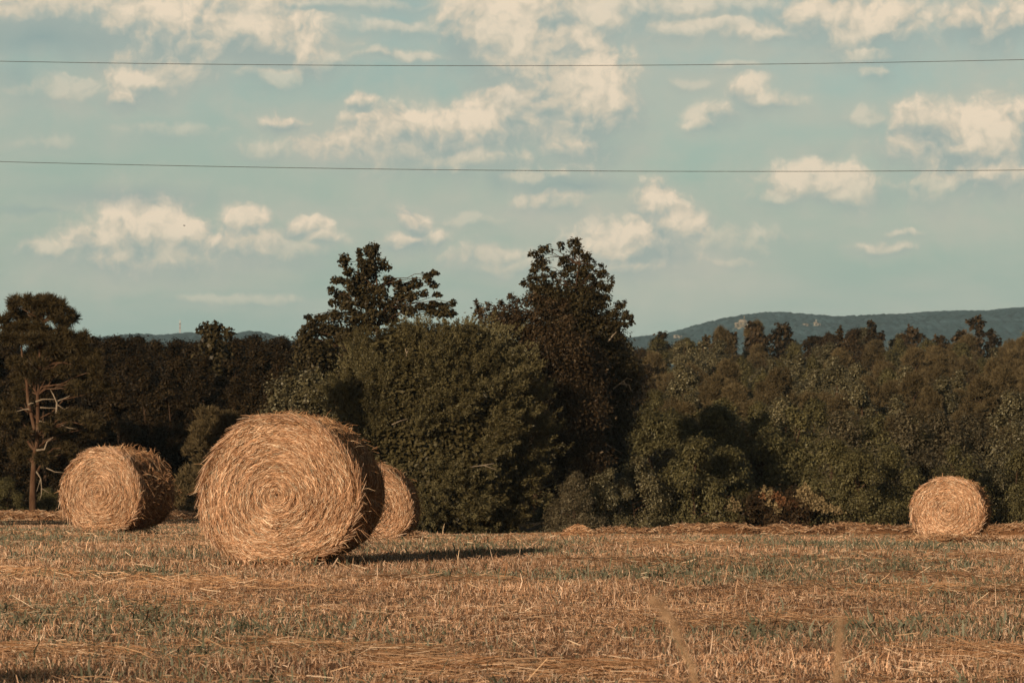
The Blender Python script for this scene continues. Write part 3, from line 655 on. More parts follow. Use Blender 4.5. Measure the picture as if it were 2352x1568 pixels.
bale(640, 1299, 35.4, 1.545, 1.25, 10, 95000, 34000, 4600, 'largest and nearest round hay bale, shaggy at the rim, casting a shadow to its right', 1.0, 1.0, .0, 1)
bale(230, 1222, 64, 1.57, 1.3, 26, 36000, 26000, 3000, 'round hay bale beside the old pine, its grooved side turned into view', 1.0, .97, .022, 2)
bale(2176, 1243, 80, 1.58, 1.25, 14, 26000, 12000, 2200, 'lone squat round hay bale standing apart in front of the wooded slope', .94, 1.05, .0, 3)
bale(848, 1250, 67, 1.55, 1.2, 7, 20000, 8000, 1600, 'round hay bale half hidden behind the largest bale', 1.0, 1.0, .0, 4)

# ------------------------------------------------------------------ tree building
def leaves(C, out, L, W, droop=.2, spread=1., outk=.6, seed_rnd=None, along=False):
    """one rhombus leaf per point"""
    n = len(C)
    if along: 
        a = unit(rng.normal(size=(n, 3)) * spread + out * outk + np.array([0, 0, -droop]))
        b = unit(np.cross(a, unit(rng.normal(size=(n, 3)) + out * .6)))
    else:           # blades face outwards and up, tips hanging
        nn = unit(out * 1.0 + np.array([0, 0, .65]) + rng.normal(size=(n, 3)) * .55)
        a = unit(rng.normal(size=(n, 3)) * spread + out * outk * .4 + np.array([0, 0, -droop * 1.6]))
        a = unit(a - nn * np.sum(a * nn, 1, keepdims=True)); b = np.cross(nn, a)
    L = (L * (.7 + .6 * rng.random(n)))[:, None]; Wd = L * W
    V = np.stack([C, C + a * L * .5 + b * Wd * .5, C + a * L, C + a * L * .5 - b * Wd * .5], 1).reshape(-1, 3)
    Q = np.arange(n * 4).reshape(-1, 4)
    r = rng.random(n) if seed_rnd is None else seed_rnd
    return V, Q, np.repeat(r, 4)
def clump_points(c, r, n, tufts=10, tsize=.28, shell=.62):
    """points inside an ellipsoid clump, gathered into twig tufts; returns points, outward directions"""
    k = max(int(tufts), 3); u = unit(rng.normal(size=(k, 3))); rad = (shell + (1 - shell) * rng.random((k, 1)))
    T = u * rad; idx = rng.integers(0, k, n)
    p = T[idx] + rng.normal(size=(n, 3)) * tsize
    return c + p * r, unit(p * .7 + u[idx] * .5)
def limb(mb, a, b, r0, r1, wob=.1, n=6):
    t = np.linspace(0, 1, n)[:, None]; a = np.array(a, float); b = np.array(b, float)
    ln = np.linalg.norm(b - a); j = rng.normal(size=(n, 3)) * wob * ln * .3; j[0] = 0; j[-1] = 0
    up = np.array([0, 0, 1.]) * ln * .08 * np.sin(t * np.pi)
    p = a + (b - a) * t + j + up
    mb.tube(p, np.linspace(r0, r1, n), 6); return p
def needles(C, up, k, L, w, upk=.8):
    n = len(C) * k; P = np.repeat(C, k, 0); U = np.repeat(up, k, 0)
    d = unit(rng.normal(size=(n, 3)) + U * upk); Ln = (L * (.7 + .6 * rng.random(n)))[:, None]
    s = unit(np.cross(d, rng.normal(size=(n, 3)))) * w * .5
    V = np.stack([P - s, P + s, P + d * Ln + s * .3, P + d * Ln - s * .3], 1).reshape(-1, 3)
    return V, np.arange(n * 4).reshape(-1, 4), np.repeat(np.repeat(rng.random(len(C)), k) * .6 + .4 * rng.random(n), 4)
def join(L):
    o = 0; V, Q, Rr = [], [], []
    for v, q, r in L: V.append(v); Q.append(q + o); Rr.append(r); o += len(v)
    return np.concatenate(V), np.concatenate(Q), np.concatenate(Rr)

def clump_tree(name, Y, base_px, clumps, mat, label, cat='tree', density=1., leaf=.13, lw=.75, tuft=.30, droop=.35, depth=1., trunk_r=.16, top=None, bark='bark', pale=None, forks=None, group=None, outk=.5, depthjit=.6):
    """a tree whose crown is a set of leafy clumps at measured places, each with its own depth"""
    bx = (base_px - CX) / F * Y; bz = float(ground_z(bx, Y, False))
    root = empty(name, (bx, Y, bz)); sh = np.array([bx, Y, bz]); m = Y / F
    parts = []; mb = MB(); cs = []
    for (px, row, rx, ry) in clumps:
        c = at(px, row, Y) - sh; r = np.array([rx * m, (rx + ry) * .5 * m * depth, ry * m]) * .84
        c[1] += rng.normal() * depthjit * (rx + ry) * .5 * m
        n = int(density * 26 * (rx * ry) / 100.) + 12
        P, o = clump_points(c, r, n, tufts=max(5, n // 26), tsize=tuft)
        rn = rng.random(n) * .85
        if pale: rn = np.where(rng.random(n) < pale, 1., rn)
        parts.append(leaves(P, o, leaf, lw, droop, 1., outk, rn)); cs.append(c)
    cs = np.array(cs)
    top = cs[np.argmax(cs[:, 2])] if top is None else at(*top, Y) - sh
    stem = limb(mb, (0, 0, -.1), top * np.array([1, .5, .92]), trunk_r, .02, .05, 10)
    for c in cs:
        d = stem - (c - np.array([0, 0, 1.]) * .35 * np.linalg.norm(c[:2] - top[:2] * .5)); k = np.argmin(np.linalg.norm(stem - c, axis=1) + 2. * np.clip(stem[:, 2] - c[2] + .25, 0, 9))
        limb(mb, stem[k], c, .045 * (1 - k / 14), .008, .12, 5)
    mb.build('trunk', M[bark], root, smooth=True)
    V, Q, r = join(parts); mesh_np('crown', V, Q, M[mat], root, rnd=r)
    return tag(root, label, cat, group)

# the two tall trees, measured clump by clump
ZL = lambda L: [(689 + x * .1709, 545.5 + y * .1709, a * .1709, b * .1709) for x, y, a, b in L]
ZR = lambda L: [(1091 + x * .1721, 534 + y * .1721, a * .1721, b * .1721) for x, y, a, b in L]
tallL = ZL([(960, 160, 95, 90), (1020, 120, 40, 50), (790, 250, 70, 95), (590, 310, 85, 80), (640, 430, 80, 80), (1150, 350, 80, 85), (1000, 240, 70, 70), (930, 380, 150, 120), (500, 560, 95, 55), (640, 640, 120, 80), (900, 540, 190, 130),
 (1190, 570, 75, 80), (430, 710, 55, 55), (560, 750, 110, 80), (820, 700, 170, 120), (1080, 720, 120, 110), (440, 880, 55, 55), (620, 890, 140, 70), (900, 860, 160, 110), (1150, 860, 120, 90), (1300, 620, 50, 70), (1420, 660, 90, 70),
 (1560, 600, 90, 65), (1700, 540, 80, 55), (1800, 470, 55, 45), (1790, 620, 70, 45), (1500, 790, 110, 65), (1660, 745, 80, 38), (1840, 770, 60, 38), (1340, 800, 100, 90), (1290, 930, 130, 80), (1650, 930, 90, 55), (1790, 900, 90, 55),
 (1930, 910, 100, 55), (2060, 880, 50, 40), (300, 1060, 110, 60), (110, 1060, 50, 40), (150, 1130, 80, 70), (450, 1050, 140, 80), (700, 1050, 190, 100), (1000, 1050, 170, 100), (120, 1240, 110, 90), (350, 1220, 190, 110), (600, 1290, 190, 130),
 (50, 1350, 110, 120), (300, 1430, 190, 110), (850, 1220, 200, 110), (1200, 1080, 140, 80), (1480, 980, 140, 70), (1800, 1000, 140, 60), (2000, 1000, 120, 60)])
clump_tree('tall_tree', 123, 848, tallL + [(720, 820, 45, 45), (780, 850, 60, 60), (700, 880, 40, 50)], 'tall', 'tall ragged dark tree behind the round willow, one long bough reaching right', density=4.8, leaf=.105, lw=.85, tuft=.27, droop=.45, trunk_r=.2)
tallR = ZR([(770, 270, 60, 70), (880, 240, 60, 62), (985, 210, 50, 55), (900, 360, 110, 95), (800, 450, 85, 70), (960, 450, 65, 60), (730, 590, 65, 42), (870, 600, 120, 60), (1040, 540, 50, 40), (1080, 620, 50, 55), (650, 680, 35, 55),
 (780, 690, 110, 70), (950, 680, 105, 70), (1130, 750, 50, 52), (1160, 170, 60, 60), (1300, 160, 80, 75), (1390, 120, 42, 65), (1350, 260, 100, 85), (1200, 330, 75, 60), (1140, 400, 42, 40), (1300, 420, 130, 95),
 (1480, 330, 80, 80), (1560, 420, 50, 65), (1450, 480, 115, 95), (1210, 560, 85, 65), (1400, 600, 140, 95), (1250, 690, 55, 65), (1560, 610, 60, 75), (1640, 520, 45, 50), (1705, 475, 52, 62), (1720, 580, 65, 60), (1650, 680, 100, 75),
 (1815, 640, 38, 70), (1760, 720, 75, 60), (1450, 750, 150, 95), (1650, 820, 140, 90), (1780, 860, 50, 45), (1290, 870, 75, 75), (1550, 930, 100, 60), (1700, 960, 75, 60), (1900, 960, 45, 70), (1990, 950, 40, 65), (1860, 1060, 90, 75),
 (1990, 1080, 75, 75), (2080, 1140, 52, 70), (1750, 1110, 75, 65), (1900, 1210, 110, 75), (2020, 1230, 50, 42), (1380, 1060, 70, 55), (1400, 1160, 110, 80), (1600, 1210, 95, 85), (1780, 1320, 110, 80), (1500, 1310, 110, 110), (1650, 1430, 190, 110), (1880, 1370, 70, 50)])
tr = clump_tree('tall_tree', 118, 1345, tallR + [(1330, 690, 60, 50), (1290, 720, 60, 45), (1360, 740, 60, 45), (1310, 770, 70, 45), (1390, 760, 40, 40), (1270, 690, 40, 40), (1240, 680, 36, 30), (1400, 800, 60, 50), (1440, 860, 45, 55), (1380, 880, 60, 60), (1420, 950, 50, 60), (1400, 1030, 50, 60), (1370, 1100, 50, 50)], 'tall',
                'tallest tree, with two split tops, right of the round willow', density=4.2, leaf=.10, lw=.62, tuft=.26, droop=.6, trunk_r=.22)
for pts in ([(1408, 893), (1425, 880), (1440, 868), (1452, 872)], [(1425, 880), (1445, 884), (1450, 898)], [(1432, 874), (1440, 888)], [(1390, 1018), (1410, 1030), (1428, 1040)], [(1380, 962), (1400, 975), (1415, 980)], [(1396, 786), (1408, 770), (1416, 762)]):
    P = np.array([at(a, b, 116.2) - np.array([0, 0, 0]) for a, b in pts]) - np.array(tr.location); mb = MB(); mb.tube(P, np.linspace(.03, .012, len(P)), 6); mb.build('dead_branch', M['dead_wood'], tr, smooth=True)
bronze = ZR([(480, 830, 60, 45), (400, 950, 80, 70), (280, 1010, 50, 35), (530, 960, 100, 90), (680, 920, 110, 80), (850, 890, 130, 80), (1020, 900, 120, 70), (1180, 950, 110, 80), (100, 1010, 110, 50), (20, 930, 35, 45), (60, 1080, 90, 70), (170, 960, 40, 40),
 (300, 1120, 140, 90), (550, 1120, 160, 110), (800, 1080, 160, 110), (1050, 1080, 160, 110), (1250, 1150, 120, 90), (400, 1280, 140, 90), (650, 1300, 190, 110), (900, 1300, 190, 120), (1150, 1330, 170, 120), (1000, 1480, 190, 100), (700, 1470, 140, 80)])
clump_tree('bronze_tree', 114.5, 1330, bronze + [(1200, 760, 70, 50), (1260, 790, 70, 55), (1150, 740, 60, 40), (1310, 800, 60, 50), (1230, 820, 60, 50), (1330, 850, 70, 60), (1340, 930, 70, 60), (1300, 870, 55, 55), (1340, 1000, 65, 60), (1320, 1075, 60, 50), (1300, 950, 45, 60), (1290, 1010, 40, 55), (1360, 1060, 50, 50), (1310, 1140, 60, 45)], 'brown',
           'reddish brown leafy tree wedged between the round willow and the twin-topped tree', density=3.2, leaf=.10, lw=.5, tuft=.28, droop=.3, trunk_r=.18, top=(1240, 700), pale=.02)
clump_tree('pale_tree', 119, 690, [(680, 880, 60, 30), (640, 905, 32, 30), (722, 900, 42, 45), (690, 930, 60, 35), (650, 950, 50, 45), (730, 960, 50, 50), (690, 1000, 60, 50), (670, 862, 22, 16), (712, 862, 24, 18)], 'poplar',
           'small grey-leaved tree peeping out left of the round willow, above the largest bale', density=3.0, leaf=.10, lw=.75, pale=.07, trunk_r=.1)

# round willow: sprays of narrow leaves sweeping up and outwards
def willow():
    Y = 112.; bx = (994 - CX) / F * Y; bz = float(ground_z(bx, Y, False)); sh = np.array([bx, Y, bz]); m = Y / F
    root = empty('willow_tree', (bx, Y, bz))
    mb = MB(); parts = []
    prof = [(1225, 215), (1180, 235), (1120, 250), (1050, 262), (980, 264), (900, 258), (840, 232), (790, 190), (750, 130), (728, 70), (718, 20)]
    rows = np.array([p[0] for p in prof][::-1], float); rad = np.array([p[1] for p in prof][::-1], float) * 1.05
    nb = 210                                # boughs, each a sheaf of leafy sprays with gaps between
    brow = 752 + 462 * rng.random(nb) ** .9; ba = rng.random(nb) * 2 * np.pi
    br_ = np.interp(brow, rows, rad) * m * (.70 + .24 * rng.random(nb))
    B = np.c_[np.cos(ba) * br_, np.sin(ba) * br_ * .9, (HZ - brow) * m - bz]
    bd = unit(np.c_[np.cos(ba), np.sin(ba), .35 + (1000 - brow) / 300.] + np.array([.3, 0, .5]) + rng.normal(size=(nb, 3)) * .3)
    bs = .36 + .30 * rng.random(nb); btone = rng.normal(size=nb) * .15
    n = nb * 20; ib = np.repeat(np.arange(nb), 20)
    off = rng.normal(size=(n, 3)) * np.array([.55, .55, .42]); C = B[ib] + off * bs[ib][:, None]
    d = unit(bd[ib] + unit(off + 1e-6) * .35 + rng.normal(size=(n, 3)) * .2); ln = .26 + .34 * rng.random(n)
    k = 54; t = rng.random((n, k)); P = C[:, None] + d[:, None] * (ln[:, None] * (t - .5))[..., None] + rng.normal(size=(n, k, 3)) * .06 * (1.15 - t)[..., None]
    D = np.repeat(d, k, 0); tone = np.repeat(np.clip(btone[ib] + rng.normal(size=n) * .12 + .32, 0, .75), k)
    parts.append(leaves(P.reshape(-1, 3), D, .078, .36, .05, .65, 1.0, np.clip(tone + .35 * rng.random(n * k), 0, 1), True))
    ni = 60000; irow = 745 + 480 * rng.random(ni) ** .85; ia = rng.random(ni) * 2 * np.pi        # dense inside, leaf colour darkened for the shade between boughs
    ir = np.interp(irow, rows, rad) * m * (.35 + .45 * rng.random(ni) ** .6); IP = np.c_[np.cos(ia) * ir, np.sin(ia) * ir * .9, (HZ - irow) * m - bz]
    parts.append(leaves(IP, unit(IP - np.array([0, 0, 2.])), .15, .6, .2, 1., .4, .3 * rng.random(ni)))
    for q in range(0, nb, 3): limb(mb, (rng.normal() * .3, rng.normal() * .3, .6 + rng.random() * 1.2), B[q], .028, .006, .08, 5)
    for q in range(5): limb(mb, (rng.normal() * .12, rng.normal() * .12, -.1), (rng.normal() * 1.2, rng.normal() * 1.2, 2.8), .11, .03, .06, 7)
    mb.build('trunk', M['bark'], root, smooth=True)
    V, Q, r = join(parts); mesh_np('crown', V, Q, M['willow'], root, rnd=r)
    for pts in ([(930, 797), (934, 812), (932, 824)], [(934, 812), (940, 800)], [(1080, 1072), (1110, 1068), (1140, 1078)], [(1110, 1068), (1135, 1064)], [(900, 975), (920, 966), (935, 962)]):
        b2 = MB(); b2.tube(np.array([at(p, q, Y - 3.05 + abs(q - 980) / 330.) for p, q in pts]) - sh, np.linspace(.018, .007, len(pts)), 6); b2.build('dead_branch', M['dead_wood'], root, smooth=True)
    tag(root, 'big round dense willow bush in the middle of the tree line', 'tree')
willow()

# old pine at the left with pale dead limbs
def old_pine():
    Y = 112.; sx = lambda L: [at(a, b, Y) for a, b in L]
    bx = (77 - CX) / F * Y; bz = float(ground_z(bx, Y, False)); sh = np.array([bx, Y, bz]); root = empty('pine_tree', (bx, Y, bz))
    mb = MB()
    trunk = np.array([[bx, Y, bz - .1]] + sx([(76, 1130), (76.5, 1100), (78.5, 1064), (82.5, 1032), (86.6, 1004), (87.6, 963), (86.6, 907), (88, 850), (92, 800), (98, 740), (100, 705)])) - sh
    mb.tube(trunk, [.13, .10, .09, .085, .08, .072, .065, .055, .045, .035, .025, .02], 8)
    fork = np.array(sx([(80.5, 988), (72.5, 953), (64.5, 923), (62, 880), (52, 830), (48, 790), (40, 740)])) - sh
    mb.tube(fork, [.065, .06, .055, .05, .04, .025, .015], 8)
    mb.tube(np.array(sx([(80, 1098), (87, 1085), (94.7, 1066)])) - sh, [.07, .06, .035], 8)
    mb.tube(np.array(sx([(82, 1035), (72, 1025), (64, 1012)])) - sh, [.06, .05, .04], 8)
    cl = [(x * .1648, 660 + y * .1648, a * .1648, b * .1648) for x, y, a, b in [(190, 190, 70, 50), (280, 210, 45, 45), (190, 260, 60, 60), (420, 200, 75, 70), (520, 170, 75, 50), (580, 160, 45, 45), (700, 200, 115, 70), (850, 260, 70, 80), (600, 280, 140, 90),
      (400, 300, 70, 50), (760, 330, 130, 70), (950, 370, 60, 55), (1010, 430, 42, 52), (900, 480, 100, 70), (780, 440, 85, 50), (200, 370, 100, 70), (330, 430, 100, 70), (500, 430, 80, 65), (20, 470, 55, 45), (110, 420, 45, 45), (100, 560, 110, 50), (300, 560, 140, 70),
      (520, 560, 110, 70), (650, 620, 100, 60), (860, 600, 65, 42), (960, 640, 52, 40), (1150, 690, 65, 65), (1050, 690, 52, 45), (900, 700, 120, 50), (700, 740, 140, 70), (450, 720, 140, 70), (200, 720, 140, 70), (50, 700, 90, 70), (950, 820, 140, 80), (1130, 830, 110, 80),
      (1250, 950, 140, 70), (750, 880, 140, 80), (500, 900, 130, 60), (350, 960, 100, 55), (220, 1050, 90, 60), (950, 960, 140, 70), (1300, 1060, 110, 60), (1100, 1050, 120, 70), (800, 1050, 130, 55), (550, 1050, 90, 45), (350, 1130, 120, 45), (900, 1180, 100, 50), (1150, 1250, 140, 50),
      (700, 1200, 90, 45), (450, 1230, 90, 40), (230, 1260, 100, 40), (300, 1300, 90, 45), (1350, 1200, 90, 50), (1300, 1390, 140, 50), (1100, 1400, 140, 60), (900, 1400, 110, 45), (700, 1300, 90, 40), (250, 1430, 90, 40), (1450, 1420, 100, 35)]]
    cl += [(x * .2014, 907 + y * .2014, a * .2014, b * .2014) for x, y, a, b in [(100, 130, 60, 50), (200, 90, 70, 40), (130, 250, 100, 40), (130, 310, 50, 30), (820, 230, 140, 50), (950, 250, 70, 50), (900, 320, 140, 50), (1100, 310, 110, 50), (1050, 400, 140, 60), (800, 330, 90, 40), (550, 360, 70, 35),
      (600, 420, 90, 30), (700, 490, 70, 30), (320, 430, 50, 22), (250, 580, 70, 30), (150, 650, 70, 30), (250, 700, 110, 40), (400, 660, 130, 45), (580, 650, 90, 45), (500, 720, 120, 45), (700, 700, 90, 30), (830, 680, 110, 40), (780, 600, 60, 30)]]
    parts = []; m = Y / F
    for (px, row, rx, ry) in cl:
        rx, ry = rx * .9, ry * .85; c = at(px, row, Y) - sh; c[1] += rng.normal() * (rx + ry) * m * .8
        if row > 860: c[1] += -.45 if rng.random() < .5 else .45
        n = max(6, int(rx * ry / 5.)); p = unit(rng.normal(size=(n, 3))) * (.45 + .55 * rng.random((n, 1)) ** .5)
        T = c + p * np.array([rx * m, (rx + ry) * .5 * m, ry * m])
        up = unit(p * .8 + np.array([0, 0, .6]))
        parts.append(needles(T, up, 30, .19, .026, .45))
        st = trunk if abs(px - 90) < 400 else trunk
        k = np.argmin(np.linalg.norm(st - c, axis=1) + 2 * np.clip(st[:, 2] - c[2] + .3, 0, 9)); limb(mb, st[k], c, .03, .008, .10, 6)
    mb.build('trunk', M['pine_bark'], root, smooth=True)
    V, Q, r = join(parts); mesh_np('crown', V, Q, M['pine'], root, rnd=r)
    fr = np.array([0, -.25, 0])
    for pts, r0 in (([(84.6, 923), (100.7, 917), (127, 917)], .05), ([(94.6, 936), (112, 937), (129, 937)], .04), ([(132, 949), (133, 925), (125, 907), (118, 895)], .05), ([(135, 921), (148, 916), (163, 909)], .035), ([(93, 967), (113, 972), (124, 977)], .035),
                    ([(145, 977), (162, 983), (177, 984.5)], .035), ([(86.6, 1034), (105, 1032), (111, 1014), (125, 1004)], .06), ([(86.6, 1082), (96.7, 1098), (98.7, 1120.5), (115, 1130.6)], .035), ([(98.7, 1120), (98.5, 1135), (94, 1148)], .025), ([(96, 1100), (88, 1127), (84, 1130)], .015),
                    ([(109, 1074), (129, 1083), (157, 1086)], .03), ([(70, 940), (58, 940), (36, 946)], .035), ([(68, 930), (74, 926), (80, 926)], .05), ([(86, 850), (76, 838), (62, 828)], .03), ([(135, 930), (150, 940), (160, 935)], .03)):
        P = np.array(sx(pts)) - sh + fr; b2 = MB(); b2.tube(P, np.linspace(r0 * .75, r0 * .2, len(P)), 6); b2.build('dead_limb', M['dead_wood'], root, smooth=True)
    tag(root, 'old leaning pine with bare pale limbs at the left end of the tree line', 'tree')
old_pine()

# ------------------------------------------------------------------ forest tree prototypes
def ovoid_clumps(H, Rd, n, lo=.12, point=1.0):
    """clump centres and radii for a crown of height H and radius Rd"""
    C, Rr = [], []
    for k in range(n):
        t = rng.random() ** .8; z = H * (lo + (1 - lo) * t)
        pr = Rd * (np.sin(np.pi * np.clip(.12 + .88 * (1 - (1 - t) ** 1.0), 0, 1) ** .9) * (1 - point) + point * (1 - t) ** .75) + .05 * Rd
        a = rng.random() * 2 * np.pi; rr = pr * (.35 + .6 * rng.random() ** .5)
        s = Rd * (.24 + .20 * rng.random()) * (1.05 - .45 * t)
        C.append((math.cos(a) * rr, math.sin(a) * rr, z - s * .5)); Rr.append((s * 1.1, s * 1.1, s * .95))
    return np.array(C), np.array(Rr)
def make_tree(name, kind, H, Rd, mat, nleaf, leaf, lw, ncl, point, droop=.35, pale=0., outk=.5, lo=.06):
    root = empty(name, (0, 0, 0)); mb = MB(); parts = []
    C, Rr = ovoid_clumps(H, Rd, ncl, lo, point)
    stem = limb(mb, (0, 0, -.2), (rng.normal() * .1, rng.normal() * .1, H * (.93 if H > 3 else .5)), (.032 if H > 3 else .014) * H ** .8, .012, .03, 8)
    per = nleaf // ncl
    for c, r in zip(C, Rr):
        if kind == 'leaf':
            P, o = clump_points(c, r, per, tufts=max(5, per // 22), tsize=.25)
            o = unit(o + .7 * unit((P - np.array([0, 0, H * .45])) / np.array([Rd, Rd, H * .5])))
            rn = rng.random(per) * .85
            if pale: rn = np.where((rng.random(per) < pale) & (P[:, 2] > H * .35), .85 + .15 * rng.random(per), rn)  # pale young growth kept high, its tone also standing in for sunlit tops
            parts.append(leaves(P, o, leaf, lw, droop, 1., outk, rn))
        else:
            k = 16; n = max(3, per // k); p = unit(rng.normal(size=(n, 3))) * (.5 + .5 * rng.random((n, 1)))
            up = unit(p * .5 + np.array([0, 0, 1.1])); parts.append(needles(c + p * r, up, k, leaf, lw, 1.6))
        if rng.random() < .5: k = np.argmin(np.abs(stem[:, 2] - c[2] + .3)); limb(mb, stem[k], c, .03, .008, .1, 4)
    mb.build('trunk', M['bark'], root, smooth=True)
    V, Q, r = join(parts); mesh_np('crown', V, Q, M[mat], root, rnd=r)
    return root
def dup(src, loc, rz, sc):
    r = src.copy(); COL.objects.link(r); r.location = loc; r.rotation_euler = (0, 0, rz); r.scale = sc
    for ch in list(src.children):
        c = ch.copy(); COL.objects.link(c); c.parent = r
    return r
protos = {}
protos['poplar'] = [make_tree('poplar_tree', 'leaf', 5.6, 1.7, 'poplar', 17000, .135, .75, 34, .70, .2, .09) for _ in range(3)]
protos['youngpine'] = [make_tree('pine_tree', 'needle', 5.2, 1.75, 'youngpine', 26000, .27, .034, 48, .95) for _ in range(3)]
protos['green'] = [make_tree('leafy_tree', 'leaf', 5.4, 1.8, 'green', 17000, .14, .5, 34, .62, .5) for _ in range(3)]
protos['bronze'] = [make_tree('bronze_tree', 'leaf', 5.4, 1.7, 'brown', 16000, .135, .6, 34, .45, .3) for _ in range(2)]
protos['shrub'] = [make_tree('leafy_shrub', 'leaf', 2.6, 1.25, mt, 18000, .09, .42, nc, .45, .6, pl, .6, .02) for mt, nc, pl in (('green', 26, 0), ('green', 30, .02), ('poplar', 26, .10), ('green', 22, 0), ('bronzegreen', 26, 0))]
protos['dark'] = [make_tree('dark_tree', 'leaf', 8.0, 1.9, 'dark', 20000, .135, .65, 42, .35, .35) for _ in range(3)]
used = set()
def place(kind, x, y, sc, label=None, cat='tree', group=None, szz=1., sink=.15):
    L = protos[kind]; i = int(rng.integers(len(L))); src = L[i]
    loc = (x, y, float(ground_z(x, y, False)) - sink); rz = rng.random() * 6.28; s = (sc, sc, sc * szz)
    if (kind, i) not in used:
        used.add((kind, i)); r = src; r.location = loc; r.rotation_euler = (0, 0, rz); r.scale = s
        for k in ('label', 'category', 'group'):
            if k in r: del r[k]
    else: r = dup(src, loc, rz, s)
    return tag(r, label, cat, group)
KW = {'poplar': 'pale young poplar', 'youngpine': 'brushy brown young pine', 'green': 'dull green leafy tree', 'bronze': 'reddish brown leafy tree', 'dark': 'dark leafy tree', 'shrub': 'green field-edge shrub'}
def where_r(px, row):
    v = 'just under the ridge' if row < 850 else 'high on the slope' if row < 915 else 'halfway up the slope' if row < 985 else 'low on the slope'
    c = ('beside the twin-topped tree' if px < 1540 else 'below the tan hill house' if px < 1760 else 'below the white hill house' if px < 1950 else
         'below the pointed conifers' if px < 2120 else 'above the lone bale' if px < 2290 else 'at the right border')
    return v + ' ' + c
SHORT = {'poplar': 'pale young poplar', 'youngpine': 'brown brushy pine', 'green': 'dull green tree', 'bronze': 'reddish leafy tree'}
Y = 131.
while Y < 336:
    lo = 1440 if Y < 150 else 1418; xlo = (lo - CX) / F * Y; xhi = (2352 + 60 - CX) / F * Y
    f_ = (Y - 131) / 205; step = 1.75 + f_ * 1.3
    x = xlo + rng.random() * step
    while x < xhi:
        px = x / Y * F + CX; yy = Y + rng.normal() * 2.2
        n_ = fbm(x * .16 + 5, Y * .06, 71, 2) + rng.normal() * .12
        if Y < 145: kind = rng.choice(['green', 'green', 'poplar', 'youngpine'])
        else: kind = 'youngpine' if n_ < .53 else 'poplar' if n_ < .67 else 'green' if rng.random() < .8 else 'bronze'
        sc = (.58 + f_ * .42) * (.72 + .55 * rng.random())
        rowt = HZ - (float(ground_z(x, yy, False)) + 4.4 * sc) / yy * F
        place(kind, x, yy, sc * 1.0, SHORT[kind] + ' ' + where_r(px, rowt), 'tree', 'trees packed on the wooded slope', .78 + .25 * rng.random())
        x += step * (.75 + .5 * rng.random())
    Y += 7.6 + f_ * 4
# shrubs along the field edge on the right, front row
FR = [(1322, 109.5, .74, 'big round leafy shrub at the field edge just right of the round willow'), (1395, 111, .80, 'leafy shrub under the dead branch of the twin-topped tree'), (1462, 115.5, .95, 'tall leafy shrub at the left end of the shrub row below the slope'),
      (1530, 118.5, 1.0, 'leafy field-edge shrub third along to the right of the round willow'), (1600, 115.5, 1.12, 'tallest drooping leafy shrub in the field-edge row'), (1672, 117.5, 1.0, 'leafy shrub left of the flowering sumacs'),
      (1905, 116.5, 1.08, 'leafy shrub right behind the cream sumac blossoms'), (1975, 115.5, .95, 'leafy shrub right of the flowering sumacs'), (2050, 117.5, 1.0, 'dark leafy shrub left of the lone bale'), (2120, 119.5, .95, 'leafy shrub showing over the left shoulder of the lone bale'),
      (2195, 119.5, 1.0, 'leafy shrub straight behind the lone bale'), (2268, 121.5, .9, 'leafy shrub over the right shoulder of the lone bale'), (2335, 121.5, .95, 'leafy field-edge shrub at the right border of the photo'), (2420, 121.5, 1.0, 'leafy field-edge shrub cut off by the right border')]
for px, y, s, lab in FR: place('shrub', (px - CX) / F * y, y, s, lab, 'shrub', 'shrubs along the far field edge', 1.05)
for px, y, s in [(1365, 126, 1.1), (1500, 128, 1.35), (1565, 127, 1.3), (1640, 128, 1.4), (1745, 127, 1.3), (1830, 128, 1.35), (1935, 128, 1.3), (2010, 129, 1.25), (2085, 129, 1.3), (2160, 130, 1.3), (2235, 131, 1.25), (2310, 131, 1.3)]:
    place('shrub', (px - CX) / F * y, y, s, 'leafy shrub in the second row, ' + ('near the twin-topped tree' if px < 1520 else 'behind the tallest shrub' if px < 1680 else 'above the flowering sumacs' if px < 1900 else 'left of and above the lone bale' if px < 2100 else 'above the lone bale' if px < 2270 else 'at the right border'), 'shrub', 'shrubs along the far field edge', 1.1)
# flowering sumacs
def sumac(px, y, H, W_, blos, colr, label):
    bx = (px - CX) / F * y; bz = float(ground_z(bx, y, False)); root = empty('sumac_shrub', (bx, y, bz)); sh = np.array([bx, y, bz]); mb = MB(); parts = []
    for k in range(26):
        c = np.array([rng.normal() * W_ * .4, rng.normal() * W_ * .3, H * (.15 + .7 * rng.random())]); P, o = clump_points(c, np.array([.3, .3, .25]), 170, 14, .3)
        parts.append(leaves(P, o, .12, .35, .4)); limb(mb, (0, 0, -.1), c, .02, .006, .1, 5)
    mb.build('stem', M['bark'], root, smooth=True); V, Q, r = join(parts); mesh_np('crown', V, Q, M['sumac'], root, rnd=r)
    for (a, b), cc in zip(blos, colr):            # each cone of blossom: a bunch of small florets
        c = at(a, b, y - .55) - sh; n = 90; t = rng.random(n); P = c + np.c_[rng.normal(size=(n, 2)) * .07 * (1 - t)[:, None], t * .22 - .06]
        V, Q, r = leaves(P, np.tile([0, -.6, 1.], (n, 1)), .07, .7, -.2, 1., .6, None, True); mesh_np('blossom', V, Q, M[cc], root, rnd=r)
    tag(root, label, 'shrub')
M['cream_blossom'] = leaf_mat('cream_blossom', [(0, (0.187, 0.133, 0.064)), (1, (0.374, 0.274, 0.144))], .1, .7, .2, .05)
M['rust_blossom'] = leaf_mat('rust_blossom', [(0, (0.135, 0.056, 0.025)), (1, (0.250, 0.123, 0.056))], .1, .7, .2, .05)
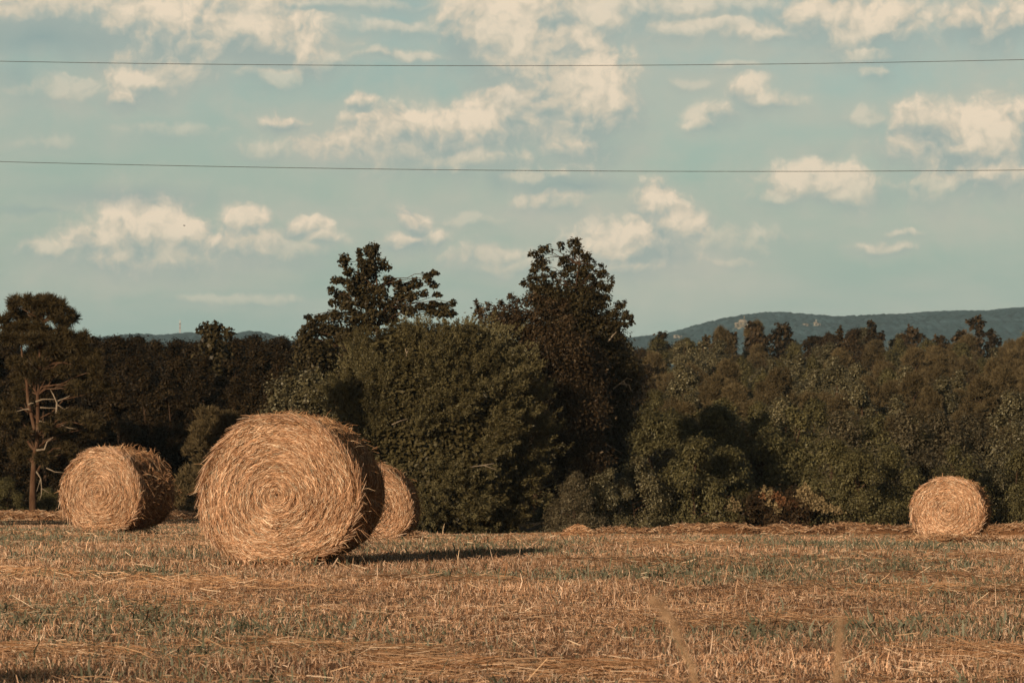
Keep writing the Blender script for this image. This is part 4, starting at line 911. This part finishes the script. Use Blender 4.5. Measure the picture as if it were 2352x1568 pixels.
ZB = lambda L: [((2900 + x / 3.92) * .5742, (1900 + y / 3.92) * .5742) for x, y in L]
sumac(1838, 115.3, 1.3, 1.1, ZB([(1255, 205), (1230, 245), (1190, 285), (1240, 300), (1310, 280), (1150, 320), (1200, 345), (1260, 360), (1310, 345), (1370, 360), (1420, 390), (1270, 435), (1360, 460), (1370, 410), (1460, 430), (1525, 425), (1210, 460), (1440, 525), (1575, 520), (1560, 560), (1660, 550), (1735, 570), (1790, 580), (1380, 515)]), ['cream_blossom'] * 24, 'sumac shrub with a cluster of cream blossom cones at the field edge')
sumac(1774, 115.5, 1.15, .9, ZB([(615, 245), (715, 290), (665, 350), (685, 460), (835, 565), (800, 520), (600, 345), (750, 340), (825, 350), (860, 405), (935, 430), (930, 460), (850, 485), (1000, 525), (1050, 410), (1100, 470), (1130, 465)]), ['cream_blossom'] * 6 + ['rust_blossom'] * 11, 'sumac shrub with rusty seed cones, left of the cream-flowered one')
sumac(1700, 115.4, 1.0, .8, ZB([(50, 550), (140, 555), (160, 510), (215, 535), (200, 505), (110, 420)]), ['cream_blossom'] * 6, 'low sumac shrub with a few pale blossom cones, leftmost of the sumacs')

# skyline trees of the slope, each with its own outline
SKY = [('bronze_tree', [(1521, 776, 14, 12), (1515, 792, 22, 14), (1530, 800, 20, 14)], 'dark', 'small knobby treetop on the ridge just right of the twin-topped tree'),
       ('pine_tree', [(1620, 781, 8, 10), (1617, 796, 14, 14), (1630, 804, 14, 14)], 'youngpine', 'small feathery pine on the ridge below the lowest hill house'),
       ('bronze_tree', [(1650, 774, 10, 7), (1668, 772, 16, 10), (1683, 780, 9, 11), (1664, 788, 20, 12), (1670, 805, 22, 14)], 'brown', 'flat-topped reddish tree on the ridge left of the tan hill house'),
       ('bronze_tree', [(1724, 747, 8, 5), (1735, 752, 10, 7), (1746, 762, 9, 8), (1740, 776, 14, 10), (1725, 786, 14, 10), (1755, 784, 12, 11), (1740, 800, 22, 14), (1772, 776, 10, 6)], 'brown', 'ragged reddish tree leaning left on the ridge beside the tan hill house'),
       ('leafy_tree', [(1788, 750, 8, 8), (1806, 748, 7, 8), (1796, 762, 18, 10), (1784, 766, 8, 8), (1816, 766, 9, 7), (1798, 780, 24, 12), (1800, 798, 30, 16)], 'dark', 'broad dark crown on the ridge between the two hill houses'),
       ('bronze_tree', [(1868, 774, 14, 8), (1880, 784, 18, 10), (1865, 795, 24, 14)], 'dark', 'low rounded treetop on the ridge under the white hill house'),
       ('conifer_tree', [(1930, 758, 4, 7), (1930, 770, 8, 9), (1929, 784, 9, 9), (1932, 800, 14, 14)], 'dark', 'narrow pointed conifer on the ridge, left of the tall one'),
       ('conifer_tree', [(2001, 742, 4, 7), (2002, 754, 8, 9), (2000, 768, 12, 10), (1998, 784, 16, 12), (2000, 800, 20, 14)], 'dark', 'tallest pointed conifer on the ridge'),
       ('conifer_tree', [(2026, 768, 4, 7), (2022, 778, 8, 7), (2018, 790, 10, 10)], 'dark', 'stubby conifer spike on the ridge right of the tallest conifer'),
       ('bronze_tree', [(2090, 755, 9, 6), (2102, 757, 7, 7), (2092, 767, 18, 8), (2075, 774, 12, 8), (2110, 776, 14, 8), (2092, 788, 28, 12), (2060, 790, 14, 10)], 'brown', 'wide reddish tree with a domed top on the ridge right of the conifers'),
       ('bronze_tree', [(2150, 780, 10, 6), (2165, 776, 8, 6), (2160, 792, 20, 10)], 'brown', 'thin twiggy treetop on the ridge between the domed and the topknot tree'),
       ('bronze_tree', [(2232, 738, 8, 6), (2247, 734, 12, 7), (2254, 744, 9, 8), (2240, 748, 9, 7), (2250, 758, 9, 8), (2252, 770, 10, 8), (2248, 786, 20, 12)], 'brown', 'reddish tree with a round topknot on a bare stem, above the lone bale'),
       ('bronze_tree', [(2208, 766, 10, 7), (2198, 776, 9, 9), (2215, 782, 16, 10), (2210, 796, 22, 12)], 'brown', 'reddish bushy tree left of the topknot tree on the ridge'),
       ('bronze_tree', [(2275, 764, 9, 8), (2282, 776, 11, 9), (2278, 790, 18, 12)], 'dark', 'dark bushy tree right of the topknot tree on the ridge')]
for nm, cl, mt, lab in SKY:
    w = max(c[2] for c in cl); cx = float(np.mean([c[0] for c in cl]))
    cl2 = cl + [(cx, cl[-1][1] + 24, w, 18)]
    clump_tree(nm, 322 + rng.normal() * 5, cx, cl2, mt, lab, density=2.6, leaf=.36, lw=.75, tuft=.34, droop=.25, trunk_r=.1, group='trees on the ridge of the slope', depthjit=.3)

# wood on the left, its shade put into the dark leaf colour
LF = []
for yy, rowt, stp in ((131, 860, 62), (139, 800, 58), (149, 776, 52), (162, 770, 48), (178, 768, 44)):
    px = -150.
    while px < (930 if yy < 135 else 1440):
        LF.append((px + rng.normal() * 8, yy + rng.normal() * 2, rowt + rng.normal() * (10 if yy < 150 else 6))); px += stp * (.8 + .4 * rng.random())
def where_l(px, yy):
    c = 'behind the old pine' if px < 190 else 'above the pine-side bale' if px < 400 else 'left of and above the largest bale' if px < 560 else 'above the largest bale' if px < 760 else 'behind the tall ragged tree' if px < 980 else 'behind the round willow' if px < 1220 else 'behind the twin-topped tree'
    d = 'at the front of the dark wood' if yy < 135 else 'inside the dark wood' if yy < 145 else 'deep in the dark wood' if yy < 156 else 'on the skyline of the dark wood'
    return d + ' ' + c
for px, yy, rowt in LF:
    x = (px - CX) / F * yy; gz = float(ground_z(x, yy, False)); Hh = (HZ - rowt) / F * yy - gz; s = Hh / 8.1
    place('dark', x, yy, s * 1.0, 'dark tree ' + where_l(px, yy), 'tree', 'trees of the dark wood', 1.0)
for x, y, s, lab in ((-17.6, 95, 1.35, 'dark tree beyond the left border, nearest to the field'), (-20.8, 84, 1.7, 'tallest dark tree beyond the left border'), (-26.5, 107, 1.45, 'dark tree beyond the left border behind the old pine'), (-11.8, 1.0, .75, 'unseen dark tree added left of the camera to shade the near stubble')):
    place('dark', x, y, s, lab, 'tree', 'trees beyond the left border')  # the last tree is added, unseen, to throw shade on the left foreground
clump_tree('dark_tree', 140, 490, [(468, 752, 14, 12), (486, 748, 18, 12), (500, 756, 14, 12), (520, 760, 8, 12), (530, 768, 8, 8), (485, 768, 26, 12), (490, 790, 36, 18), (495, 820, 44, 24), (490, 860, 48, 26)], 'tall', 'dark tree with a knobbly top standing above the skyline left of the tall ragged tree', density=1.6, leaf=.18, trunk_r=.14)
for px, row, lab in ((478, 925, 'soft brown young pine half in shade, left of the largest bale'), (520, 935, 'soft brown young pine next to the largest bale, shorter of the pair'), (590, 945, 'brown young pine just over the top of the largest bale')):
    y = 122.; x = (px - CX) / F * y; s = ((HZ - row) / F * y - float(ground_z(x, y, False))) / 5.3
    place('youngpine', x, y, s, lab, 'tree', 'young pines in front of the dark wood')
for px, y, row, lab in ((20, 114, 1085, 'dark low shrub under the old pine at the left border'), (110, 116, 1110, 'dark low shrub at the foot of the old pine'), (-70, 115, 1060, 'dark shrub cut off by the left border'), (440, 118, 1120, 'dark low shrub between the two front bales'), (180, 120, 1080, 'dark shrub behind the pine-side bale'), (330, 121, 1090, 'dark shrub right behind the top of the pine-side bale'), (560, 120, 1070, 'dark shrub behind the left half of the largest bale'), (720, 118, 1080, 'dark shrub between the largest bale and the round willow'),
                        (1255, 119, 1130, 'low dark shrub tucked in the shade right of the round willow')):
    x = (px - CX) / F * y; s = ((HZ - row) / F * y - float(ground_z(x, y, False))) / 2.6
    place('shrub', x, y, s, lab, 'shrub', 'shrubs in the shade of the wood')

# ------------------------------------------------------------------ small things
M['wire'] = noise_mat('wire', [(.4, (.05, .05, .045)), (.6, (.07, .07, .06))], 2, 2, .6, 0)
for fn, lab in ((lambda p: 149.3 - np.where(p < 1130, 8.07e-6, 9.4e-6) * (p - 1130) ** 2, 'upper of the two power lines crossing the sky'), (lambda p: 393 - 7.6e-6 * (p - 1720) ** 2, 'lower of the two power lines crossing the sky')):
    p = np.linspace(-3000, 5400, 121); P = np.stack([at(a, fn(a), 80.) for a in p]); mb = MB(); mb.tube(P, .0068, 6)
    tag(mb.build('power_line', M['wire'], smooth=True), lab, 'cable', 'power lines')
M['bird'] = noise_mat('bird_feathers', [(.4, (.02, .018, .015)), (.6, (.04, .035, .03))], 10, 2, .8, 0)
mb = MB(); mb.tube([(-.12, 0, 0), (-.04, 0, .01), (.06, 0, .01), (.13, 0, .02), (.16, 0, .02)], [.01, .05, .055, .03, .008], 6)
for s in (-1, 1): mb.add([(-.04, 0, .03), (.06, 0, .03), (.03, s * .18, .09), (-.05, s * .18, .09), (-.09, s * .34, .05), (-.04, s * .34, .05)], [[0, 1, 2, 3], [3, 2, 5, 4]])
b = mb.build('bird', M['bird'], loc=tuple(at(422, 518, 420.))); b.rotation_euler = (.2, 0, .5); tag(b, 'tiny dark bird flying in front of the low left cloud', 'bird')
# foreground grass heads, close to the lens
M['seed'] = straw_mat('seed_head', .2, .35)
def seed_stalk(pts, Y, label):
    P = np.array([at(a, b, Y) for a, b in pts]); x0, y0 = P[0][0], P[0][1]; gz = float(ground_z(x0, y0, False))
    foot = np.array([x0 + (P[0][0] - P[1][0]) * .7, y0, gz]); path = np.concatenate([[foot], P]); sh = foot
    root = empty('grass_stalk', tuple(foot)); mb = MB(); mb.tube(path - sh, np.linspace(.0013, .0006, len(path)), 6, (.55, .36, .2)); mb.build('stem', M['seed'], root, tint=True)
    n = 300; t = rng.random(n) * (len(P) - 1); k = np.minimum(t.astype(int), len(P) - 2); f = (t - k)[:, None]; C = P[k] * (1 - f) + P[k + 1] * f; d = unit(P[k + 1] - P[k])
    taper = np.clip((len(P) - 1 - t) / 1.2, .25, 1) * np.clip(t / .5, .4, 1); off = rng.normal(size=(n, 3)) * .0012 * taper[:, None]
    a = unit(d + rng.normal(size=(n, 3)) * .45); L = .006 + .004 * rng.random((n, 1))
    V, Q = strips(C + off - sh, C + off + a * L * .5 - sh, C + off + a * L - sh, .0011, None, .3)
    mesh_np('seed_head', V, Q, M['seed'], root, tint=np.repeat(pick([(1, (.62, .42, .26)), (1, (.5, .32, .19))], n), 6, 0))
    tag(root, label, 'grass stalk', 'tall grass stalks close to the camera')
seed_stalk([(1600, 1575), (1585, 1525), (1568, 1490), (1556, 1455), (1540, 1420), (1518, 1390), (1500, 1378)], 3.4, 'blurred bent grass stalk leaning left close to the camera')
seed_stalk([(1921, 1600), (1922, 1560), (1924, 1520), (1926, 1480), (1930, 1440), (1931, 1428)], 3.6, 'blurred upright grass stalk close to the camera, right of the bent one')
M['stick'] = noise_mat('stick', [(.4, (.20, .08, .03)), (.6, (.34, .16, .07))], 20, 3, .8, .3)
def stick(px, row, pts, r, mat, label):
    x, y, z = ground_at(px, row); P = np.array([at(a, b, y) for a, b in pts]); P = np.concatenate([[[x, y, z - .03]], P]); sh = np.array([x, y, z]); mb = MB(); mb.tube(P - sh, np.linspace(r, r * .5, len(P)), 6)
    tag(mb.build('dry_stalk', M[mat], loc=(x, y, z), smooth=True), label, 'dry stalk', 'single dry stalks standing in the stubble')
stick(1158, 1338, [(1158, 1325), (1163, 1306), (1165, 1292)], .007, 'stick', 'brown dry stalk standing in the stubble right of the long shadow')
M['palestick'] = noise_mat('pale_stalk', [(.4, (.5, .34, .2)), (.6, (.7, .5, .32))], 20, 3, .8, .1)
stick(1016, 1228, [(1018, 1215), (1021, 1203), (1025, 1197)], .012, 'palestick', 'thin pale stalk in front of the foot of the round willow')
stick(1053, 1302, [(1052, 1285), (1054, 1268), (1055, 1262)], .006, 'palestick', 'pale upright straw at the front edge of the long shadow')
stick(1369, 1222, [(1372, 1212), (1376, 1204)], .014, 'palestick', 'short pale stalk beside the pointed hay heap')

# houses and a mast on the hill
M['house_wall'] = noise_mat('house_wall', [(.4, (0.132, 0.107, 0.076)), (.6, (0.164, 0.139, 0.101))], .3, 3, .9, 0)
M['white_wall'] = noise_mat('white_wall', [(.4, (0.200, 0.182, 0.153)), (.6, (0.230, 0.211, 0.182))], .3, 3, .9, 0)
M['roof'] = noise_mat('roof', [(.4, (.20, .16, .12)), (.6, (.27, .22, .17))], .5, 3, .9, 0)
M['window_glass'] = noise_mat('window_glass', [(.4, (.03, .03, .03)), (.6, (.05, .05, .05))], 1, 2, .2, 0, .5)
M['clearing'] = noise_mat('bare_earth', [(.4, (0.143, 0.118, 0.084)), (.6, (0.185, 0.160, 0.118))], .4, 4, .95, 0)
def hill_spot(px, row):
    Ys = np.arange(2200, 2999, 1.); X = (px - CX) / F * Ys; zr = (HZ - row) / F * Ys; g = hill_z(X, Ys); k = np.argmax(g >= zr); k = k if g[k] >= zr[k] else len(Ys) - 10
    return X[k], Ys[k], zr[k]
def gable(mb, cx, cy, z, w, d, h):
    mb.add([(cx - w / 2, cy - d / 2, z), (cx + w / 2, cy - d / 2, z), (cx + w / 2, cy + d / 2, z), (cx - w / 2, cy + d / 2, z), (cx - w * .28, cy, z + h), (cx + w * .28, cy, z + h)], [[0, 1, 5, 4], [2, 3, 4, 5], [0, 4, 3, 3], [1, 2, 5, 5], [0, 3, 2, 1]])
def house(px, row, wings, wallm, label, clearing=None, chim=True):
    x, y, z = hill_spot(px, row); root = empty('house', (x, y - 6, z)); mb = MB(); rf = MB(); wn = MB()
    for (cx, w, h, rh) in wings:
        h *= .8; rh *= .8; mb.box((cx, 0, h / 2 - .5), (w, 7, h + 1)); gable(rf, cx, 0, h + .02, w + 1, 8.2, rh)
        for k in range(max(1, int(w / 2.4))): wn.box((cx - w / 2 + (k + .5) * w / max(1, int(w / 2.4)), -3.52, h * .55), (1.1, .12, 1.3))
    mb.build('wall', M[wallm], root); r = rf.build('roof', M['roof'], root); wn.build('window', M['window_glass'], root)
    if chim: c = MB(); c.box((wings[0][0] + wings[0][1] * .22, 1, wings[0][2] + wings[0][3]), (.9, .9, 2.4)); c.build('chimney', M[wallm], r)
    if clearing:
        c = MB(); c.tube([(-clearing[0], -4.5, clearing[1]), (-clearing[0] * .3, -5.5, clearing[1] + .4), (clearing[0] * .5, -5.5, clearing[1] + .6), (clearing[0], -4.5, clearing[1] + .8)], [.3, clearing[2], clearing[2], .3], 6); c.build('terrace', M['clearing'], root, smooth=True)
    tag(root, label, 'house', 'houses on the wooded hill')
house(1705, 750, [(0, 6, 4.2, 2.6), (-4.4, 3.2, 2.4, 1.4), (4.6, 3.4, 2.6, 1.5)], 'house_wall', 'large tan house with pale terrace high on the wooded hill', (8, -2.2, 1.3))
house(1872, 748, [(0, 2.6, 2.0, 1.3), (2.4, 2.2, 1.4, .6), (-7.5, 4, 1.0, .8)], 'white_wall', 'small white house on the wooded hill, highest up the right-hand ridge')
house(1556, 774, [(-1.5, 3.4, 1.2, .8), (1.8, 3, .6, .7)], 'white_wall', 'little pale house lowest on the left flank of the wooded hill', None, False)
M['mast'] = noise_mat('mast_paint', [(.45, (.7, .66, .6)), (.55, (.6, .3, .22))], .12, 1, .7, 0, .3)
x, y, z = at(413, 752, 2985.); rt = empty('radio_mast', (x, y, z - 18)); mb = MB()
for (dx, dy) in ((-.35, -.3), (.35, -.3), (0, .35)): mb.tube([(dx * 1.5, dy * 1.5, 0), (dx, dy, 14), (dx * .7, dy * .7, 24)], .12, 6)
for k in range(18):
    zz = 3 + k * 1.15; mb.tube([(-.35, -.3, zz), (.35, -.3, zz + .6)], .07, 6); mb.tube([(.35, -.3, zz), (0, .35, zz + .6)], .07, 6)
mb.build('lattice', M['mast'], rt)
mb = MB(); mb.box((0, -.3, 21), (1.5, .6, 1.3)); mb.box((0, -.3, 17.5), (1.2, .5, .8)); mb.build('antenna', M['white_wall'], rt)
tag(rt, 'thin pale radio mast on the far left hill', 'mast')

# ------------------------------------------------------------------ air
m, nt, out = newmat('air'); pv = N(nt, 'ShaderNodeVolumePrincipled'); pv.inputs['Color'].default_value = (.70, .88, .95, 1); pv.inputs['Density'].default_value = .00008; pv.inputs['Anisotropy'].default_value = .0
nt.links.new(pv.outputs[0], out.inputs['Volume'])
mb = MB(); mb.box((0, 1600, 66), (2000, 3360, 160)); hz = mb.build('haze', m); tag(hz, kind='stuff')
